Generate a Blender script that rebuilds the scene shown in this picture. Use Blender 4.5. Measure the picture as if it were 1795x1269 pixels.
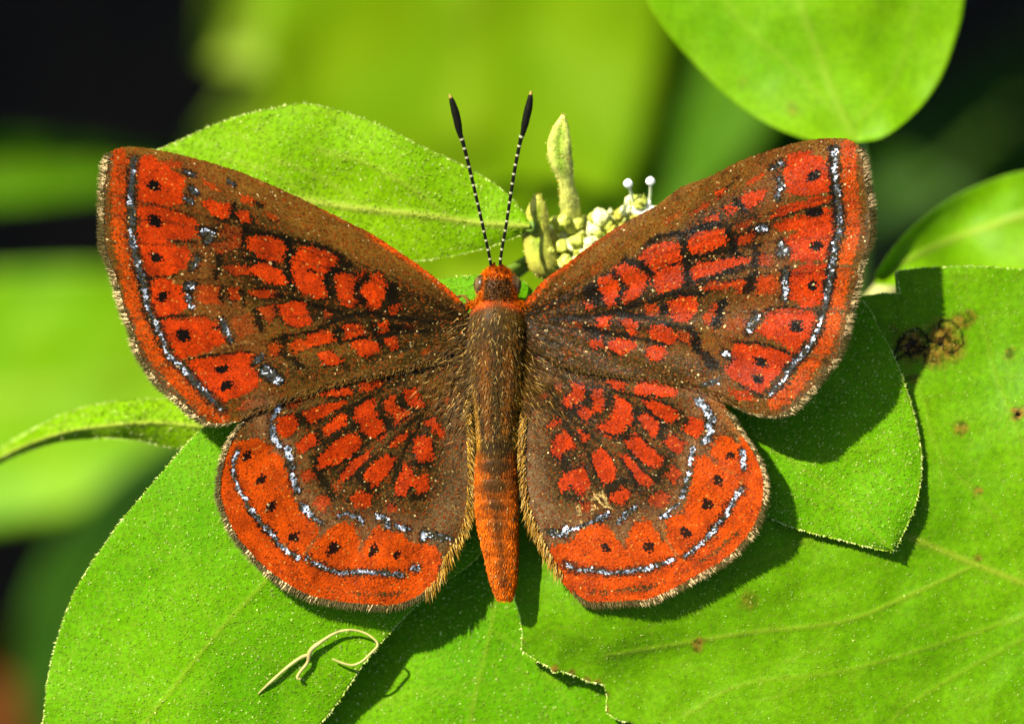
import bpy, math, random
import numpy as np
from mathutils import Matrix, Vector

random.seed(7)
rng = np.random.default_rng(11)
scene = bpy.context.scene
for o in list(bpy.data.objects):
    bpy.data.objects.remove(o)
# one Blender unit is one centimetre
scene.unit_settings.system = 'METRIC'
scene.unit_settings.scale_length = 0.01

# ------------------------------------------------------------------ camera, sky, sun, exposure
S = 0.002          # centimetres per photograph pixel in the plane of the wings
CX, CY = 897.5, 634.5
DIST = 20.0
cam_data = bpy.data.cameras.new('camera')
cam = bpy.data.objects.new('camera', cam_data)
scene.collection.objects.link(cam)
cam.location = (0, 0, DIST)
cam_data.sensor_fit = 'HORIZONTAL'
cam_data.sensor_width = 36.0
cam_data.lens = 36.0 * DIST / (1795 * S)
cam_data.clip_start = 0.1
cam_data.clip_end = 5000
cam_data.dof.use_dof = True
cam_data.dof.focus_distance = DIST - 0.03
cam_data.dof.aperture_fstop = cam_data.lens * 1e-3 / (2 * 0.29)
scene.camera = cam

SUN_DIR = Vector((0.74, -0.78, -1.0)).normalized()
world = bpy.data.worlds.new('World')
scene.world = world
world.use_nodes = True
wn = world.node_tree
sky = wn.nodes.new('ShaderNodeTexSky')
sky.sky_type = 'NISHITA'
sky.sun_disc = False
sky.sun_elevation = math.asin(-SUN_DIR.z)
sky.sun_rotation = math.atan2(-SUN_DIR.x, -SUN_DIR.y)
wn.links.new(sky.outputs[0], wn.nodes['Background'].inputs[0])
wn.nodes['Background'].inputs[1].default_value = 0.075
sun_data = bpy.data.lights.new('sun', 'SUN')
sun_data.energy = 4.8
sun_data.angle = math.radians(0.5)
sun_data.color = (1.0, 0.94, 0.80)
sun = bpy.data.objects.new('sun', sun_data)
scene.collection.objects.link(sun)
sun.location = (-40, 40, 60)
sun.rotation_euler = SUN_DIR.to_track_quat('-Z', 'Y').to_euler()
scene.view_settings.view_transform = 'Standard'
scene.view_settings.look = 'None'
scene.view_settings.gamma = 1
scene.view_settings.exposure = 1.45
scene.view_settings.use_curve_mapping = False

# ------------------------------------------------------------------ helpers
KEXP = 2.4
def lin(c):
    c = np.asarray(c, float) / 255.0
    return np.where(c <= 0.04045, c / 12.92, ((c + 0.055) / 1.055) ** 2.4)
def C(r, g, b):
    """base colour of a surface that photographs as this 8-bit colour in full sun"""
    return lin((r, g, b)) / KEXP

def P(px, py, z=0.0):
    px = np.asarray(px, float); py = np.asarray(py, float); z = np.asarray(z, float) + 0 * px
    f = S * (DIST - z) / DIST
    return np.stack([(px - CX) * f, -(py - CY) * f, z], -1)

def mesh_obj(name, verts, faces, mat, parent=None, colors=None, floats=None, smooth=True, kind=None):
    verts = np.ascontiguousarray(verts, np.float32).reshape(-1, 3)
    faces = np.ascontiguousarray(faces, np.int32)
    me = bpy.data.meshes.new(name)
    n, k = faces.shape
    me.vertices.add(len(verts)); me.vertices.foreach_set('co', verts.ravel())
    me.loops.add(n * k); me.loops.foreach_set('vertex_index', faces.ravel())
    me.polygons.add(n)
    me.polygons.foreach_set('loop_start', np.arange(n, dtype=np.int32) * k)
    me.polygons.foreach_set('loop_total', np.full(n, k, np.int32))
    me.update(calc_edges=True)
    me.validate()
    me.polygons.foreach_set('use_smooth', np.full(len(me.polygons), smooth, bool))
    if colors is not None:
        a = me.attributes.new('tint', 'FLOAT_COLOR', 'POINT')
        c = np.ones((len(verts), 4), np.float32); c[:, :3] = colors
        a.data.foreach_set('color', c.ravel())
    for nm, v in (floats or {}).items():
        a = me.attributes.new(nm, 'FLOAT', 'POINT')
        a.data.foreach_set('value', np.ascontiguousarray(v, np.float32).ravel())
    if mat: me.materials.append(mat)
    o = bpy.data.objects.new(name, me)
    scene.collection.objects.link(o)
    if parent is not None:
        o.parent = parent
        if parent.type == 'EMPTY':
            o.matrix_parent_inverse = Matrix.Translation(-parent.location)
    if kind: o['kind'] = kind
    return o

def thing(name, label, cat, loc=(0, 0, 0), group=None):
    o = bpy.data.objects.new(name, None)
    o.empty_display_size = 0.1
    scene.collection.objects.link(o)
    o.location = loc; o['label'] = label; o['category'] = cat
    if group: o['group'] = group
    return o

def spline(pts, n, smooth=True):
    """resample a polyline to n points, equal steps of arc length"""
    p = np.asarray(pts, float)
    if smooth and len(p) > 2:
        q = np.vstack([2 * p[0] - p[1], p, 2 * p[-1] - p[-2]])
        out = []
        t = np.linspace(0, 1, 24, endpoint=False)[:, None]
        for i in range(1, len(q) - 2):
            a, b, c, d = q[i - 1], q[i], q[i + 1], q[i + 2]
            out.append(0.5 * ((2 * b) + (-a + c) * t + (2 * a - 5 * b + 4 * c - d) * t ** 2 + (-a + 3 * b - 3 * c + d) * t ** 3))
        out.append(p[-1:])
        p = np.vstack(out)
    d = np.r_[0, np.cumsum(np.linalg.norm(np.diff(p, axis=0), axis=1))]
    s = np.linspace(0, d[-1], n)
    return np.stack([np.interp(s, d, p[:, k]) for k in range(p.shape[1])], -1)

def closed_spline(pts, n):
    p = np.asarray(pts, float)
    q = np.vstack([p[-2:], p, p[:3]])
    t = np.linspace(0, 1, 12, endpoint=False)[:, None]
    out = []
    for i in range(2, len(p) + 2):
        a, b, c, d = q[i - 1], q[i], q[i + 1], q[i + 2]
        out.append(0.5 * ((2 * b) + (-a + c) * t + (2 * a - 5 * b + 4 * c - d) * t ** 2 + (-a + 3 * b - 3 * c + d) * t ** 3))
    p = np.vstack(out); p = np.vstack([p, p[:1]])
    return spline(p, n + 1, False)[:-1]

def inside(poly, x, y):
    poly = np.asarray(poly, float)
    r = np.zeros(x.shape, bool)
    x0, y0 = poly[:, 0], poly[:, 1]
    x1, y1 = np.roll(x0, -1), np.roll(y0, -1)
    for a, b, c, d in zip(x0, y0, x1, y1):
        if b == d: continue
        m = (b > y) != (d > y)
        r ^= m & (x < (c - a) * (y - b) / (d - b) + a)
    return r

def seg_dist(pts, x, y):
    best = np.full(x.shape, 1e9)
    for (a, b), (c, d) in zip(pts[:-1], pts[1:]):
        vx, vy = c - a, d - b
        L = vx * vx + vy * vy + 1e-9
        t = np.clip(((x - a) * vx + (y - b) * vy) / L, 0, 1)
        best = np.minimum(best, np.hypot(x - a - t * vx, y - b - t * vy))
    return best

def vnoise(x, y, scale, seed=0):
    """smooth value noise, -1..1"""
    r = np.random.default_rng(seed)
    T = r.uniform(-1, 1, (256, 256))
    u, v = x / scale + 31.7, y / scale + 17.3
    i, j = np.floor(u).astype(int), np.floor(v).astype(int)
    fu, fv = u - i, v - j
    fu = fu * fu * (3 - 2 * fu); fv = fv * fv * (3 - 2 * fv)
    g = lambda a, b: T[a % 256, b % 256]
    return (g(i, j) * (1 - fu) + g(i + 1, j) * fu) * (1 - fv) + (g(i, j + 1) * (1 - fu) + g(i + 1, j + 1) * fu) * fv

def idw(anchors):
    A = np.asarray(anchors, float)
    def f(x, y):
        x = np.asarray(x, float); y = np.asarray(y, float)
        num = 0; den = 0
        for ax, ay, az in A:
            w = 1 / (((x - ax) ** 2 + (y - ay) ** 2) + 60.0 ** 2)
            w = w * w
            num = num + w * az; den = den + w
        return num / den
    return f

def cones(name, roots, dirs, length, width, colors, mat, parent, bend=None):
    """a mass of fine three-sided hairs"""
    roots = np.asarray(roots, float); n = len(roots)
    d = np.asarray(dirs, float); d = d / np.linalg.norm(d, axis=1, keepdims=True)
    ref = np.where(np.abs(d[:, 2:3]) > 0.9, np.array([[1.0, 0, 0]]), np.array([[0, 0, 1.0]]))
    a = np.cross(d, ref); a /= np.linalg.norm(a, axis=1, keepdims=True)
    b = np.cross(d, a)
    length = np.broadcast_to(np.asarray(length, float), (n,))[:, None]
    width = np.broadcast_to(np.asarray(width, float), (n,))[:, None]
    v = np.empty((n, 4, 3))
    for k in range(3):
        t = 2 * math.pi * k / 3
        v[:, k] = roots + (a * math.cos(t) + b * math.sin(t)) * width * 0.5
    v[:, 3] = roots + d * length + (bend if bend is not None else 0)
    base = np.arange(n)[:, None] * 4
    f = np.concatenate([base + np.array([[0, 1, 3]]), base + np.array([[1, 2, 3]]), base + np.array([[2, 0, 3]])])
    col = np.repeat(np.broadcast_to(np.asarray(colors, float), (n, 3)), 4, axis=0)
    return mesh_obj(name, v, f, mat, parent, colors=col, smooth=False, kind='stuff')

def tube(pts, radii, sides=10):
    pts = np.asarray(pts, float); n = len(pts)
    radii = np.broadcast_to(np.asarray(radii, float), (n,))
    t = np.gradient(pts, axis=0); t /= np.linalg.norm(t, axis=1, keepdims=True)
    ref = np.array([0.0, 0, 1.0]) if abs(t[:, 2]).mean() < 0.8 else np.array([1.0, 0, 0])
    a = np.cross(t, ref); a /= np.linalg.norm(a, axis=1, keepdims=True)
    b = np.cross(t, a)
    ang = np.linspace(0, 2 * math.pi, sides, endpoint=False)
    v = pts[:, None] + radii[:, None, None] * (a[:, None] * np.cos(ang)[None, :, None] + b[:, None] * np.sin(ang)[None, :, None])
    v = np.concatenate([v.reshape(-1, 3), pts[:1], pts[-1:]])
    i, j = np.meshgrid(np.arange(n - 1), np.arange(sides), indexing='ij')
    j2 = (j + 1) % sides
    q = np.stack([i * sides + j, i * sides + j2, (i + 1) * sides + j2, (i + 1) * sides + j], -1).reshape(-1, 4)
    f = np.concatenate([q[:, [0, 1, 2]], q[:, [0, 2, 3]]])
    k = np.arange(sides); k2 = (k + 1) % sides
    c0 = np.stack([k2, k, np.full(sides, n * sides)], -1)
    c1 = np.stack([(n - 1) * sides + k, (n - 1) * sides + k2, np.full(sides, n * sides + 1)], -1)
    return v, np.concatenate([f, c0, c1])

# ------------------------------------------------------------------ materials
def new_mat(name):
    m = bpy.data.materials.new(name); m.use_nodes = True
    return m, m.node_tree.nodes, m.node_tree.links, m.node_tree.nodes['Principled BSDF']
def rgba(c): return (float(c[0]), float(c[1]), float(c[2]), 1)

def leaf_material(name, base, alt, vein, rough=0.42, transl=0.3, bump=0.45, fine=55.0, patch=2.2, spec=0.45, net=0.2):
    m, N, L, b = new_mat(name)
    tc = N.new('ShaderNodeTexCoord')
    n1 = N.new('ShaderNodeTexNoise'); n1.inputs['Scale'].default_value = patch; n1.inputs['Detail'].default_value = 5
    n2 = N.new('ShaderNodeTexNoise'); n2.inputs['Scale'].default_value = fine; n2.inputs['Detail'].default_value = 4
    n2.inputs['Roughness'].default_value = 0.65
    for n in (n1, n2): L.new(tc.outputs['Object'], n.inputs['Vector'])
    r1 = N.new('ShaderNodeMapRange'); r1.inputs[1].default_value = 0.35; r1.inputs[2].default_value = 0.65
    L.new(n1.outputs[0], r1.inputs[0])
    mx = N.new('ShaderNodeMix'); mx.data_type = 'RGBA'
    mx.inputs[6].default_value = rgba(base); mx.inputs[7].default_value = rgba(alt)
    L.new(r1.outputs[0], mx.inputs[0])
    hs = N.new('ShaderNodeHueSaturation')
    r2 = N.new('ShaderNodeMapRange'); r2.inputs[1].default_value = 0.25; r2.inputs[2].default_value = 0.75
    r2.inputs[3].default_value = 0.72; r2.inputs[4].default_value = 1.34
    L.new(n2.outputs[0], r2.inputs[0]); L.new(r2.outputs[0], hs.inputs['Value']); L.new(mx.outputs[2], hs.inputs['Color'])
    av = N.new('ShaderNodeAttribute'); av.attribute_name = 'vein'
    mv = N.new('ShaderNodeMix'); mv.data_type = 'RGBA'
    L.new(av.outputs['Fac'], mv.inputs[0]); L.new(hs.outputs[0], mv.inputs[6]); mv.inputs[7].default_value = rgba(vein)
    vo = N.new('ShaderNodeTexVoronoi'); vo.feature = 'DISTANCE_TO_EDGE'; vo.inputs['Scale'].default_value = 11
    nw = N.new('ShaderNodeTexNoise'); nw.inputs['Scale'].default_value = 6; nw.inputs['Detail'].default_value = 3
    va = N.new('ShaderNodeVectorMath'); va.operation = 'MULTIPLY_ADD'; va.inputs[1].default_value = (.12, .12, .0)
    L.new(tc.outputs['Object'], nw.inputs['Vector']); L.new(nw.outputs[1], va.inputs[0]); L.new(tc.outputs['Object'], va.inputs[2]); L.new(va.outputs[0], vo.inputs['Vector'])
    rv = N.new('ShaderNodeMapRange'); rv.inputs[1].default_value = 0.0; rv.inputs[2].default_value = 0.06; rv.inputs[3].default_value = net; rv.inputs[4].default_value = 0.0
    L.new(vo.outputs[0], rv.inputs[0])
    mn = N.new('ShaderNodeMix'); mn.data_type = 'RGBA'
    L.new(rv.outputs[0], mn.inputs[0]); L.new(mv.outputs[2], mn.inputs[6]); mn.inputs[7].default_value = rgba(np.asarray(vein) * .8)
    mv = mn
    asp = N.new('ShaderNodeAttribute'); asp.attribute_name = 'spot'
    ms = N.new('ShaderNodeMix'); ms.data_type = 'RGBA'
    n3 = N.new('ShaderNodeTexNoise'); n3.inputs['Scale'].default_value = 45
    L.new(tc.outputs['Object'], n3.inputs['Vector'])
    cr = N.new('ShaderNodeValToRGB')
    cr.color_ramp.elements[0].position = 0.38; cr.color_ramp.elements[0].color = rgba(C(70, 50, 10))
    cr.color_ramp.elements[1].position = 0.62; cr.color_ramp.elements[1].color = rgba(C(190, 140, 50))
    L.new(n3.outputs[0], cr.inputs[0])
    L.new(asp.outputs['Fac'], ms.inputs[0]); L.new(mv.outputs[2], ms.inputs[6]); L.new(cr.outputs[0], ms.inputs[7])
    asc = N.new('ShaderNodeAttribute'); asc.attribute_name = 'scorch'
    m5 = N.new('ShaderNodeMix'); m5.data_type = 'RGBA'; m5.inputs[7].default_value = (.012, .008, .002, 1)
    L.new(asc.outputs['Fac'], m5.inputs[0]); L.new(ms.outputs[2], m5.inputs[6]); ms = m5
    L.new(ms.outputs[2], b.inputs['Base Color'])
    b.inputs['Roughness'].default_value = rough
    b.inputs['Specular IOR Level'].default_value = spec
    bp = N.new('ShaderNodeBump'); bp.inputs['Strength'].default_value = bump; bp.inputs['Distance'].default_value = 0.01
    L.new(n2.outputs[0], bp.inputs['Height']); L.new(bp.outputs[0], b.inputs['Normal'])
    tr = N.new('ShaderNodeBsdfTranslucent'); L.new(ms.outputs[2], tr.inputs[0])
    sh = N.new('ShaderNodeMixShader'); sh.inputs[0].default_value = transl
    L.new(b.outputs[0], sh.inputs[1]); L.new(tr.outputs[0], sh.inputs[2])
    L.new(sh.outputs[0], N['Material Output'].inputs['Surface'])
    return m

def tint_material(name, rough=0.45, spec=0.5, metal_attr=False, transl=0.0, sheen=0.0):
    """colour from the per-point pigment attribute, with a fine grain"""
    m, N, L, b = new_mat(name)
    a = N.new('ShaderNodeAttribute'); a.attribute_name = 'tint'
    tc = N.new('ShaderNodeTexCoord')
    n = N.new('ShaderNodeTexNoise'); n.inputs['Scale'].default_value = 120
    L.new(tc.outputs['Object'], n.inputs['Vector'])
    r = N.new('ShaderNodeMapRange'); r.inputs[3].default_value = 0.8; r.inputs[4].default_value = 1.2
    L.new(n.outputs[0], r.inputs[0])
    hs = N.new('ShaderNodeHueSaturation'); L.new(r.outputs[0], hs.inputs['Value']); L.new(a.outputs['Color'], hs.inputs['Color'])
    L.new(hs.outputs[0], b.inputs['Base Color'])
    b.inputs['Roughness'].default_value = rough; b.inputs['Specular IOR Level'].default_value = spec
    if sheen: b.inputs['Sheen Weight'].default_value = sheen
    if metal_attr:
        am = N.new('ShaderNodeAttribute'); am.attribute_name = 'metal'
        mm = N.new('ShaderNodeMath'); mm.operation = 'MULTIPLY'; mm.inputs[1].default_value = 0.55
        L.new(am.outputs['Fac'], mm.inputs[0]); L.new(mm.outputs[0], b.inputs['Metallic'])
        rr = N.new('ShaderNodeMapRange'); rr.inputs[3].default_value = rough; rr.inputs[4].default_value = 0.3
        L.new(am.outputs['Fac'], rr.inputs[0]); L.new(rr.outputs[0], b.inputs['Roughness'])
    if transl:
        tr = N.new('ShaderNodeBsdfTranslucent'); L.new(hs.outputs[0], tr.inputs[0])
        sh = N.new('ShaderNodeMixShader'); sh.inputs[0].default_value = transl
        L.new(b.outputs[0], sh.inputs[1]); L.new(tr.outputs[0], sh.inputs[2])
        L.new(sh.outputs[0], N['Material Output'].inputs['Surface'])
    return m

M_leaf_hairy = leaf_material('hairy_leaf', C(116, 196, 0), C(136, 210, 0), C(190, 220, 50), rough=0.55, spec=0.06)
M_leaf_pale = leaf_material('pale_hairy_leaf', C(148, 212, 0), C(168, 222, 2), C(214, 234, 80), rough=0.55, spec=0.06)
M_leaf_broad = leaf_material('broad_leaf', C(118, 186, 0), C(134, 198, 2), C(184, 208, 50), rough=0.48, fine=42, bump=0.35, spec=0.07)
M_leaf_smooth = leaf_material('smooth_leaf', C(130, 200, 0), C(156, 216, 2), C(186, 224, 60), rough=0.5, bump=0.12, spec=0.1)
M_leaf_sunny = leaf_material('sunny_leaf', C(158, 200, 0), C(136, 188, 0), C(172, 212, 30), rough=0.5, bump=0.1, transl=0.35, spec=0.08)
M_leaf_dull = leaf_material('dusty_leaf', C(146, 190, 10), C(164, 200, 30), C(180, 208, 50), rough=0.55, bump=0.1, spec=0.2)
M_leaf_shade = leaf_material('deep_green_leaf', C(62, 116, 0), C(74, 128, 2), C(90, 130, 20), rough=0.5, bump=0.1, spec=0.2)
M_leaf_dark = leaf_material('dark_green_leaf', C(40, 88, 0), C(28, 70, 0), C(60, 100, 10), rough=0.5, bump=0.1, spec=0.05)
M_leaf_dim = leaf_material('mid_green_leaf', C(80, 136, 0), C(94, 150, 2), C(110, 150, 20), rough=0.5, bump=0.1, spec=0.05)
M_hair = tint_material('plant_hair', rough=0.35, spec=0.25, transl=0.3)
M_stem = tint_material('green_stem', rough=0.5)
M_scale = tint_material('wing_scale', rough=0.45, spec=0.07, metal_attr=True)
M_membrane = tint_material('wing_membrane', rough=0.6, spec=0.2, metal_attr=False)
M_fur = tint_material('insect_hair', rough=0.5, spec=0.06)
M_body = tint_material('insect_body', rough=0.55, spec=0.1)
M_dry = tint_material('dry_plant', rough=0.6, spec=0.3)

def soil_material():
    m, N, L, b = new_mat('dark_soil')
    tc = N.new('ShaderNodeTexCoord')
    n = N.new('ShaderNodeTexNoise'); n.inputs['Scale'].default_value = 0.5; n.inputs['Detail'].default_value = 9
    L.new(tc.outputs['Object'], n.inputs['Vector'])
    cr = N.new('ShaderNodeValToRGB')
    cr.color_ramp.elements[0].position = 0.35; cr.color_ramp.elements[0].color = (0.012, 0.008, 0.005, 1)
    cr.color_ramp.elements[1].position = 0.7; cr.color_ramp.elements[1].color = (0.05, 0.03, 0.016, 1)
    L.new(n.outputs[0], cr.inputs[0]); L.new(cr.outputs[0], b.inputs['Base Color'])
    b.inputs['Roughness'].default_value = 0.95
    bp = N.new('ShaderNodeBump'); bp.inputs['Distance'].default_value = 0.6
    L.new(n.outputs[0], bp.inputs['Height']); L.new(bp.outputs[0], b.inputs['Normal'])
    return m

# ------------------------------------------------------------------ ground
GZ = -30.0
g = np.linspace(-1, 1, 161); g = np.sign(g) * np.abs(g) ** 3 * 2500
gx, gy = np.meshgrid(g, g, indexing='ij')
gz = GZ + 0.5 * vnoise(gx, gy, 6.0, 3) + 0.25 * vnoise(gx, gy, 2.0, 4) + 2.0 * vnoise(gx, gy, 80.0, 5)
gz = np.where(np.hypot(gx, gy) < 40, gz - 2.0 * vnoise(gx, gy, 80.0, 5), gz)
n = 161
i, j = np.meshgrid(np.arange(n - 1), np.arange(n - 1), indexing='ij')
q = np.stack([i * n + j, (i + 1) * n + j, (i + 1) * n + j + 1, i * n + j + 1], -1).reshape(-1, 4)
ground = mesh_obj('ground', np.stack([gx, gy, gz], -1), q, soil_material())
ground['kind'] = 'structure'
ground['label'] = 'dark brown soil far below the leaves'

# ------------------------------------------------------------------ leaves
def leaf(name, parent, mat, mid, left, right, zf, nt=160, nu=60, th=0.012, camber=0.0, fold=0.0,
         veins=None, vein_w=4.0, laterals=0, spots=(), holes=(), smooth_l=True, smooth_r=True, ripple=0.012, label=None, seed=1, scorch=()):
    """leaf blade with thickness between two traced edges; returns object and a sampler of its upper face"""
    m = spline(mid, nt); l = spline(left, nt, smooth_l); r = spline(right, nt, smooth_r)
    u = np.linspace(-1, 1, 2 * (nu // 2) + 1)
    a = np.abs(u)[None, :, None]
    X = np.where(u[None, :, None] < 0, m[:, None] + (l - m)[:, None] * a, m[:, None] + (r - m)[:, None] * a)
    px, py = X[..., 0], X[..., 1]
    t = np.linspace(0, 1, nt)[:, None] + 0 * u[None]
    uu = u[None] + 0 * t
    z = zf(px, py) + camber * uu ** 2 + fold * np.abs(uu)
    z = z + ripple * vnoise(px, py, 130.0, seed) + 0.35 * ripple * vnoise(px, py, 40.0, seed + 1)
    z = z + 0.5 * ripple * np.clip(np.abs(uu) - 0.8, 0, 1) * 5 * vnoise(px, py, 70.0, seed + 2)
    vein = np.zeros_like(z)
    width_px = np.linalg.norm(r - l, axis=1).max()
    if veins is None:
        vein = np.maximum(vein, np.exp(-(np.abs(uu) * width_px / 2 / vein_w) ** 2))
        if laterals:
            ph = t * laterals - np.abs(uu) * 0.9
            fr = np.abs(ph - np.round(ph))
            vein = np.maximum(vein, 0.5 * np.exp(-(fr / 0.05) ** 2) * (np.abs(uu) < 0.92))
    else:
        for pts, w, s in veins:
            dd = seg_dist(spline(pts, 40), px, py)
            vein = np.maximum(vein, s * np.exp(-(dd / w) ** 2))
    z = z + 0.006 * vein
    spot = np.zeros_like(z)
    for sx, sy, sr, ss in spots:
        dd = np.hypot(px - sx, py - sy) + 4 * vnoise(px, py, 9.0, 9)
        spot = np.maximum(spot, ss * np.clip(1.6 - dd / sr, 0, 1))
    burn = np.zeros_like(z)
    for pts, w in scorch:
        burn = np.maximum(burn, np.clip(1.5 - seg_dist(pts, px + 1.5 * vnoise(px, py, 6.0, 3), py + 1.5 * vnoise(px, py, 6.0, 4)) / w, 0, 1))
    nt_, nu_ = px.shape
    top = P(px, py, z).reshape(-1, 3)
    bot = top.copy(); bot[:, 2] -= th
    # rim: the upper face rounds down a little at the edge
    idx = np.arange(nt_ * nu_).reshape(nt_, nu_)
    i, j = np.meshgrid(np.arange(nt_ - 1), np.arange(nu_ - 1), indexing='ij')
    keep = np.ones(i.shape, bool)
    for hx, hy, hr, hs in holes:
        dd = np.hypot((px - hx), (py - hy) * hs) + 2.5 * vnoise(px, py, 7.0, 21)
        keep &= dd[:-1, :-1] > hr
    q = np.stack([idx[:-1, :-1], idx[1:, :-1], idx[1:, 1:], idx[:-1, 1:]], -1)
    v1 = P(px, py, z)
    nrm = np.cross(v1[nt_ // 2 + 1, nu_ // 2] - v1[nt_ // 2, nu_ // 2], v1[nt_ // 2, nu_ // 2 + 1] - v1[nt_ // 2, nu_ // 2])
    if nrm[2] < 0: q = q[..., ::-1]
    q = q[keep]
    NV = nt_ * nu_
    faces = [q, q[:, ::-1] + NV]
    # side walls: every edge used by one kept face
    e = np.concatenate([q[:, [0, 1]], q[:, [1, 2]], q[:, [2, 3]], q[:, [3, 0]]])
    key = np.sort(e, axis=1); key = key[:, 0] * (NV + 1) + key[:, 1]
    uq, inv, cnt = np.unique(key, return_inverse=True, return_counts=True)
    be = e[cnt[inv] == 1]
    faces.append(np.stack([be[:, 1], be[:, 0], be[:, 0] + NV, be[:, 1] + NV], -1))
    faces = np.concatenate(faces)
    verts = np.concatenate([top, bot])
    o = mesh_obj(name, verts, faces, mat, parent,
                 floats={'vein': np.r_[vein.ravel(), vein.ravel()], 'spot': np.r_[spot.ravel(), spot.ravel()], 'scorch': np.r_[burn.ravel(), burn.ravel()]})
    if label: o['label'] = label
    def sample(n, r=None):
        r = r or rng
        # area-weighted picks of kept cells
        aa = np.linalg.norm(np.cross(verts[q[:, 1]] - verts[q[:, 0]], verts[q[:, 3]] - verts[q[:, 0]]), axis=1)
        c = r.choice(len(q), n, p=aa / aa.sum())
        s, w = r.random((n, 1)), r.random((n, 1))
        A, B, D, E = (verts[q[c, k]] for k in range(4))
        return A * (1 - s) * (1 - w) + B * s * (1 - w) + D * s * w + E * (1 - s) * w, vein.ravel()[q[c, 0]]
    ring = np.concatenate([v1[:, 0], v1[::-1, -1]])
    return o, sample, ring

def in_frame(p, pad=40):
    f = S * (DIST - p[:, 2]) / DIST
    x = p[:, 0] / f + CX; y = -p[:, 1] / f + CY
    return (x > -pad) & (x < 1795 + pad) & (y > -pad) & (y < 1269 + pad)

def leaf_hairs(o, sample, ring, n, h=(0.004, 0.009), w=(0.003, 0.006), rim=0, seed=0, col=None, lean=(0.8, 0.7)):
    r = np.random.default_rng(seed)
    p, v = sample(int(n * 1.0), r)
    p = p[in_frame(p)]
    k = len(p)
    d = np.stack([r.normal(lean[0], 0.4, k), r.normal(lean[1], 0.4, k), np.full(k, 1.0)], -1)
    hh = r.uniform(*h, k) * np.where(r.random(k) < 0.06, 1.7, 1.0); ww = r.uniform(*w, k) * np.where(r.random(k) < 0.05, 1.6, 1.0)
    cc = np.where(r.random((k, 1)) < 0.17, np.array([[.8, .86, .26]]), np.array([[.30, .46, .02]])) * r.uniform(.75, 1.15, (k, 1))
    if rim:
        s = spline(ring, rim, False); s = s[in_frame(s)]
        c = s.mean(0); out = s - c; out[:, 2] = 0; out /= np.linalg.norm(out, axis=1, keepdims=True) + 1e-9
        kk = len(s)
        p = np.concatenate([p, s]); d = np.concatenate([d, out * 0.7 + r.normal(0, 0.5, (kk, 3)) + [0, 0, 0.5]])
        hh = np.r_[hh, r.uniform(0.004, 0.013, kk)]; ww = np.r_[ww, r.uniform(0.003, 0.007, kk)]
        cc = np.concatenate([cc, np.where(r.random((kk, 1)) < 0.5, np.array([[.72, .8, .25]]), np.array([[.36, .52, .04]]))])
    h_ = cones('leaf_hair', p, d, hh, ww, cc, M_hair, o)
    return h_

# ---- the hairy plant that carries the butterfly
plant = thing('hairy_plant', 'hairy bright green plant with small pale flower buds, its leaves carrying the butterfly', 'plant', (0.1, 0.3, GZ))
zs = np.array([(0.12, 0.40, -0.42), (0.15, 0.38, -1.2), (0.4, 0.2, -4), (0.7, -0.3, -10), (0.5, -0.2, -20), (0.1, 0.3, GZ - 0.5)])
v, f = tube(spline(zs, 50), np.linspace(0.045, 0.13, 50), 12)
mesh_obj('stem', v, f, M_stem, plant, colors=np.broadcast_to(C(120, 165, 40), (len(v), 3)))

# leaf behind the left forewing and antennae
zf = idw([(925, 397, -0.20), (740, 258, -0.19), (535, 183, -0.24), (300, 260, -0.32), (600, 400, -0.27), (830, 440, -0.22)])
o, smp, ring = leaf('leaf', plant, M_leaf_pale,
    [(930, 397), (840, 391), (740, 377), (600, 362), (420, 330), (200, 290)],
    [(930, 390), (905, 358), (870, 325), (810, 290), (740, 258), (690, 232), (620, 203), (535, 183), (470, 193), (420, 204), (370, 222), (330, 240), (285, 260), (240, 272), (200, 290)],
    [(930, 404), (880, 425), (830, 440), (740, 456), (650, 450), (500, 420), (350, 370), (200, 290)], zf, nt=200, nu=80,
    veins=[([(930, 397), (840, 391), (740, 377), (600, 362), (420, 330)], 6, 1.0), ([(800, 388), (720, 330), (650, 290), (560, 262)], 5, .35), ([(650, 368), (560, 310), (480, 280)], 5, .3), ([(560, 354), (470, 300), (390, 278)], 5, .25)],
    camber=-0.02, label='pale hairy leaf with a light midrib behind the antennae', seed=3)
leaf_hairs(o, smp, ring, 3800, rim=600, seed=1, h=(0.004, 0.010), w=(0.0035, 0.007))

# large leaf under the left hindwing
zf = idw([(835, 975, -0.055), (600, 1100, -0.07), (345, 760, -0.07), (100, 1250, -0.14), (560, 1269, -0.1), (860, 490, -0.13), (500, 900, -0.06)])
o, smp, ring = leaf('leaf', plant, M_leaf_hairy,
    [(870, 480), (790, 640), (640, 830), (450, 1035), (280, 1235), (120, 1420), (60, 1500)],
    [(870, 480), (800, 486), (740, 500), (600, 560), (430, 690), (345, 760), (300, 810), (240, 880), (200, 930), (130, 1040), (90, 1160), (75, 1269), (60, 1380), (60, 1500)],
    [(870, 480), (925, 500), (950, 560), (940, 700), (905, 860), (838, 973), (780, 1020), (715, 1075), (640, 1160), (560, 1269), (420, 1380), (200, 1480), (60, 1500)],
    zf, nt=240, nu=110,
    veins=[([(640, 830), (450, 1035), (380, 1110), (280, 1235), (200, 1330)], 3.5, 0.55), ([(480, 1000), (470, 900), (440, 820)], 5, .16), ([(560, 925), (640, 1010), (700, 1060)], 5, .16), ([(380, 1110), (330, 1000), (300, 880)], 5, .16), ([(380, 1110), (470, 1150), (560, 1200)], 5, .16), ([(270, 1245), (200, 1120), (190, 1010)], 5, .14)],
    camber=-0.03, label='broad hairy leaf with a faint straight midrib, the tendril lying on it', seed=5)
leaf_hairs(o, smp, ring, 15000, rim=900, seed=2)

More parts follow.
